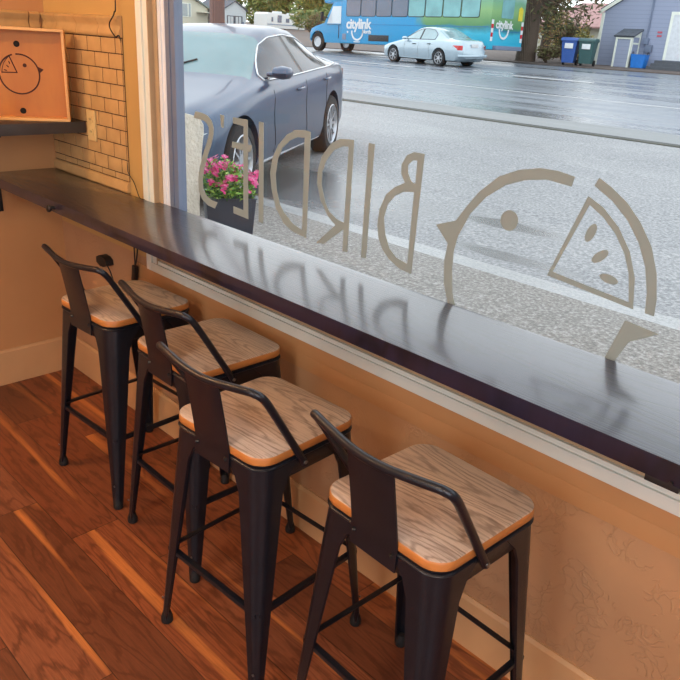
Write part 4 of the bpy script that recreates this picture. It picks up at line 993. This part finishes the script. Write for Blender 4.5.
# small lean-to
mb = MB(); a, b = 1.18, 1.90
mb.box((a, -.72, -.1), (b, 0, 1.18)); lt = mb.build('lean_to', M['siding'], hs, smooth=0)
mb = MB(); mb.prism([(-.80,1.16),(0,1.46),(0,1.52),(-.84,1.22)], b-a+.16, 'x', a-.08); mb.build('lean_to_roof', M['roof_dark'], lt, smooth=0)
mb = MB(); mb.prism([(-.72,1.17),(0,1.17),(0,1.44)], b-a, 'x', a); mb.build('lean_to_gable', M['white_paint'], lt, smooth=0)
mb = MB()
for x in (a-.01, b-.07): mb.box((x, -.75, -.1), (x+.08, -.72, 1.17))
mb.box((a-.01,-.76,1.09),(b+.01,-.72,1.19)); mb.box((b,-.75,-.1),(b+.03,-.67,1.2)); mb.box((b,-.10,-.1),(b+.03,-.02,1.4)); mb.box((b,-.72,.0),(b+.02,-.1,.07)); mb.box((b,-.66,.9),(b+.02,-.06,.97)); mb.build('lean_to_trim', M['white_paint'], lt, smooth=0)
mb = MB(); mb.tube(spline([(2.18,-.05,4.0),(2.18,-.05,1.3),(2.18,-.06,1.15)]), .035, 8); mb.box((2.08,-.16,.92),(2.3,0,1.18),.02); mb.tube([(2.18,-.05,.95),(2.18,-.05,.3)], .025, 6); mb.build('conduit', M['alu'], hs)
mb = MB(); mb.box((2.2,-.14,.62),(2.5,0,.92),.02); mb.build('meter_box', pm('blue_grey_box', (116,128,150), .5), hs)
for z in (1.28, 1.42):
    mb = MB(); mb.prism(rrect(.10,.035,.02), -.02, 'y', -.0); mb.xf(Matrix.Translation((2.68,0,z))); mb.build('red_sign', pm('red_sign', (206,90,110), .5), hs)
stp = empty('door_steps', (-10.45, 30.95, hz), label='dark grey steps below the white door of the grey house', cat='steps')
mb = MB(); mb.box((-.15,-.55,-.05),(1.6,.0,.34),.01); mb.box((-.22,-.70,-.05),(1.9,.0,.22),.01); mb.box((-.3,-.9,-.05),(2.1,.0,.10),.01); mb.build('treads', pm('dark_grey_wood', (88,92,100), .7), stp)
tb = empty('recycling_tub', (-11.22, 30.35, hz), label='bright blue plastic recycling tub between small shed and steps', cat='tub')
mb = MB(); mb.ring_loft([[(x*k, y*k, z) for x, y in rrect(.32,.24,.05)] for k, z in ((.82,0),(1,.50),(1.05,.50),(1.05,.53),(.97,.53),(.8,.04))], True, True); mb.build('tub_body', pm('bright_blue_plastic', (44,132,226), .4), tb)
mb = MB()
for sx in (-1, 1): mb.tube(spline([(sx*.33,-.08,.50),(sx*.33,-.05,.60),(sx*.33,.05,.60),(sx*.33,.08,.50)]), .015, 6)
mb.build('handle', M['car_black'], tb)
def wheelie(name, x, y, c, label, rz):
    t = empty(name, (x, y, gz(y)+.04), rz, label, 'wheelie bin')
    m = pm(name+'_plastic', c, .5, 0, .08)
    mb = MB(); mb.ring_loft([[(px*k, py*k+o, z) for px, py in rrect(.33,.36,.05)] for k, o, z in ((.74,.03,.10),(.97,0,.93),(1.03,0,.93),(1.03,0,.97))], True, True); mb.build('bin_body', m, t)
    mb = MB(); mb.prism([(-.40,.97),(-.37,1.03),(-.1,1.09),(.30,1.07),(.40,.99),(.40,.96)], .70, 'x', -.35, bev=.015); mb.build('lid', m, t)
    mb = MB(); mb.tube([(-.3,.42,.98),(.3,.42,.98)], .02, 8); mb.build('handle', m, t)
    mb = MB(); mb.cyl((-.30,.3,.12),(-.24,.3,.12),.12,n=20); mb.cyl((.24,.3,.12),(.30,.3,.12),.12,n=20); mb.build('wheels', M['tire'], t)
    mb = MB(); mb.box((-.17,-.352,.66),(.17,-.325,.86),.003); mb.xf(Matrix.Translation((0,0,0))); mb.build('label_sticker', M['buswhite'], t)
wheelie('blue_wheelie_bin', -13.5, 28.6, (56,98,176), 'blue wheelie bin with white sticker at the roadside, left of green bin', .3)
wheelie('green_wheelie_bin', -12.78, 28.75, (58,96,96), 'dark green wheelie bin at the roadside beside the grey house', .25)

# ------------------------------------------------------------------ bungalow, distant buildings
bg_ = empty('bungalow', (-23.6, 42, gz(42)), label='white bungalow with faded red roof seen behind shrubs', cat='house')
mb = MB(); mb.box((0,0,-.2),(6.2,5,1.55)); mb.build('wall', M['siding_w'], bg_, smooth=0)
mb = MB(); mb.ring_loft([[(-.4,-.5,1.5),(6.6,-.5,1.5),(6.6,5.5,1.5),(-.4,5.5,1.5)],[(-.4,-.5,1.58),(6.6,-.5,1.58),(6.6,5.5,1.58),(-.4,5.5,1.58)],[(1.6,2.2,3.0),(4.6,2.2,3.0),(4.6,2.8,3.0),(1.6,2.8,3.0)]], True, True); mb.build('roof', M['roof_red'], bg_, smooth=0)
for x in (.6, 1.7, 2.9, 4.2):
    mb = MB(); mb.box((x,-.03,.45),(x+.55,.0,1.3)); f = mb.build('window', M['white_paint'], bg_, smooth=0)
    mb = MB(); mb.box((x+.07,-.04,.52),(x+.48,-.03,1.23)); mb.build('pane', M['buswin'], f, smooth=0)
rl = empty('porch_railing', (-18.6, 38, gz(38)), label='dark porch railing behind the two wheelie bins', cat='railing')
mb = MB()
mb.tube([(-1.3,0,1.15),(.3,0,1.15),(1.2,0,.5)], .04, 6)
for k in range(8): mb.box((-1.3+k*.23,-.02,-.1),(-1.26+k*.23,.02,1.15))
mb.build('rail', M['car_black'], rl)
ch_ = empty('cream_house', (-81.6, 49.2, gz(52)), PI/2, label='cream sided house with grey roof at far upper left', cat='house')
mb = MB(); mb.prism([(-3,-.5),(8.5,-.5),(8.5,2.35),(4.2,4.3),(-3,4.3)], 9, 'y', 0); mb.build('wall', M['siding_w'], ch_, smooth=0)
mb = MB(); mb.prism([(-3,4.28),(4.2,4.28),(8.8,2.12),(8.8,2.32),(4.2,4.5),(-3,4.5)], 9.8, 'y', -.4); mb.build('roof', pm('grey_green_roof', (140,152,150), .8), ch_, smooth=0)
mb = MB(); mb.box((4.2,-.05,1.15),(6.0,.0,2.75)); f = mb.build('window', M['white_paint'], ch_, smooth=0)
mb = MB(); mb.box((5.6,-.08,1.2),(5.9,-.05,2.7)); mb.box((4.3,-.08,1.25),(5.45,-.05,2.65)); mb.build('pane', pm('curtained_pane', (176,188,190), .3), f, smooth=0)
mb = MB(); mb.box((6.8,-1.2,1.75),(8.5,.0,1.85)); mb.build('side_canopy', M['siding_w'], ch_, smooth=0)
gs = empty('white_garage', (-79, 58.3, gz(58.3)), PI/2, label='white gabled garage with big double door left of the camper trailer', cat='garage')
mb = MB(); mb.prism([(0,-.5),(3.5,-.5),(3.5,2.2),(1.75,3.15),(0,2.2)], 6, 'y', 0); mb.build('wall', M['siding_g'], gs, smooth=0)
mb = MB(); mb.prism([(-.2,2.06),(1.75,3.13),(3.7,2.06),(3.7,2.18),(1.75,3.27),(-.2,2.18)], 6.4, 'y', -.2); mb.build('roof', M['roof_dark'], gs, smooth=0)
mb = MB(); mb.box((.5,-.06,-.2),(2.9,.0,1.45)); d_ = mb.build('garage_door', M['roof_dark'], gs, smooth=0)
for x in (.6, 1.05, 1.8, 2.3):
    mb = MB(); mb.box((x,-.09,-.15),(x+.38,-.06,1.35)); mb.build('door_leaf', M['siding_g'], d_, smooth=0)
rv = empty('camper_trailer', (-70.6, 58.4, gz(58.4)-.1), PI/2, label='white camper trailer parked far away under green trees', cat='trailer')
mb = MB(); mb.prism([(.0,.35),(.0,1.85),(.3,2.05),(4.1,1.95),(5.9,1.85),(6.1,1.6),(6.1,.35)], 2.4, 'y', 0, bev=.06); mb.build('body', pm('white_trailer_shell', (236,238,236), .4), rv)
mb = MB(); mb.box((.1,-.03,.72),(4.6,.0,.80)); mb.build('stripe', pm('blue_grey_stripe', (110,140,170), .4), rv)
for x, z0, z1, w_ in ((.75,1.05,1.55,.25),(1.7,1.0,1.8,.62),(3.0,1.05,1.5,.55)):
    mb = MB(); mb.box((x,-.03,z0),(x+w_,.0,z1)); mb.build('window', M['buswin'], rv, smooth=0)
for x in (2.0, 2.75):
    mb = MB(); mb.lathe([(0,-.05),(.2,-.08),(.32,-.06),(.32,.15),(0,.15)], 20, 'y', (x,.1,.32)); mb.build('wheel', M['tire'], rv)
mb = MB(); mb.box((1.8,.3,2.0),(2.6,1.2,2.22),.04); mb.box((3.9,.3,1.95),(4.5,1.0,2.12),.04); mb.build('roof_unit', M['buswhite'], rv)
up = empty('utility_pole', (-12.62, 9.95, gz(9.95)+.03), label='brown wooden utility pole rising behind the parked car roof', cat='pole')
mb = MB(); mb.tube([(0,0,-.03),(0,0,3.5),(.05,0,8.5)], [.19,.175,.14], 20); mb.build('shaft', wood('brown_pole_wood', (128,98,92), (92,66,60), (12,12,1.2), .8, 2.0, 1.0, .3, .7), up)

# trees and shrubs
def at(px_dir, y):     # where the sight line of a bearing (x at y=50) meets depth y
    x50 = px_dir; return 3.53 + (x50-3.53)*(y+1.57)/51.57
tree('conifer_tree', -16.0, 29.2, 10, 3.5, .46, G2, 'big dark trunk tree with shaggy needles right behind the bus', 4, 9000, .15, th=.09)
tree('conifer_tree', -19.5, 36.5, 11, 3.0, .3, G2+G3[:1], 'brown and green tree overhanging the red roofed bungalow', 8, 5200, .2, th=.04)
k = 0
for x, y, h, r, lab in ((-101,75,8,3.6,'far green tree left of the garage roof'), (-90.5,74,8,3.9,'far leafy tree between white garage and camper trailer'), (-83.5,73,8.5,3.9,'yellow green tree directly behind the camper trailer'),
    (-76.2,72,8,3.9,'yellow green tree behind the right end of camper trailer'), (-69,71,9,3.9,'green tree above the blue bus hood')):
    tree('broadleaf_tree', x, y, h, r, .3, G1 if k % 2 else G1[:2]+G1[2:], lab, 20+k, 4200, .42, group='trees far beyond the road', th=-.02); k += 1
bush('shrub', -62.5, 58, 4.5, 3, 2.4, G1[1:], 'green shrub right of the camper trailer', 30, 1200, .25)
bush('shrub', -51.5, 50, 4.5, 3, 2.0, G2, 'dark shrub between camper trailer and blue bus', 31, 900, .2)
for i, (x, y, w_, h, mm, lab) in enumerate(((-15.0,30.9,1.5,1.9,G2,'dense brown green shrub at foot of the big trunk'), (-14.9,29.2,1.3,.8,G2[1:],'low twiggy brown shrub left of blue bin'),
    (-13.9,30.2,.9,1.8,G3[1:],'yellow leaved shrub just behind the blue wheelie bin'), (-16.3,32.9,2.0,2.0,G3,'rusty and sage shrub in front of bungalow'), (-17.9,35.3,2.2,2.6,G3,'tall yellow and rust shrub against bungalow wall'))):
    bush('shrub', x, y, w_, w_*.8, h, mm, lab, 60+i, 900, .085, group='shrubs between bus and grey house')

# ------------------------------------------------------------------ camera, light
cam = bpy.data.cameras.new('camera'); co = bpy.data.objects.new('camera', cam); COL.objects.link(co)
co.location = (3.5315, -1.5699, 1.7226); co.rotation_euler = (1.1790, -.0558, .7981)
cam.sensor_width = 36; cam.lens = 733.45/680*36; cam.clip_start = .05; cam.clip_end = 500
SC.camera = co
wd = bpy.data.worlds.new('overcast_sky'); SC.world = wd; wd.use_nodes = True
nt = wd.node_tree; bg = nt.nodes['Background']
tc = nt.nodes.new('ShaderNodeTexCoord'); sp = nt.nodes.new('ShaderNodeSeparateXYZ'); ln(nt, tc.outputs['Generated'], sp.inputs[0])
ln(nt, ramp(nt, sp.outputs[2], [(0, (.88,.92,.95,1)), (.25, (.94,.97,1,1)), (1, (.84,.91,1,1))]), bg.inputs[0]); bg.inputs[1].default_value = 2.45
def light(kind, name, loc, e, col, size=.2, rot=None, sy=None):
    d = bpy.data.lights.new(name, kind); d.energy = e; d.color = col
    if kind == 'AREA':
        d.size = size
        if sy: d.shape = 'RECTANGLE'; d.size_y = sy
    else: d.shadow_soft_size = size
    o = bpy.data.objects.new(name, d); COL.objects.link(o); o.location = loc
    if rot: o.rotation_euler = rot
    return o
WARM = (1, .68, .38)
light('POINT', 'ceiling_lamp_left', (.45, -1.6, 2.45), 50, WARM, .06)
light('POINT', 'ceiling_lamp_middle', (2.3, -2.4, 2.5), 34, (1, .80, .58), .10)
light('POINT', 'ceiling_lamp_right', (4.3, -2.2, 2.5), 34, (1, .82, .62), .10)
light('AREA', 'side_window_daylight', (5.3, -2.3, 1.7), 55, (.78, .88, 1), 1.8, (0, math.radians(90), 0))
light('AREA', 'rear_window_daylight', (2.8, -4.5, 1.9), 60, (.84, .91, 1), 1.8, (math.radians(90), 0, 0))
SC.view_settings.view_transform = 'Standard'; SC.view_settings.look = 'None'
SC.view_settings.exposure = 0; SC.view_settings.gamma = 1; SC.view_settings.use_curve_mapping = False
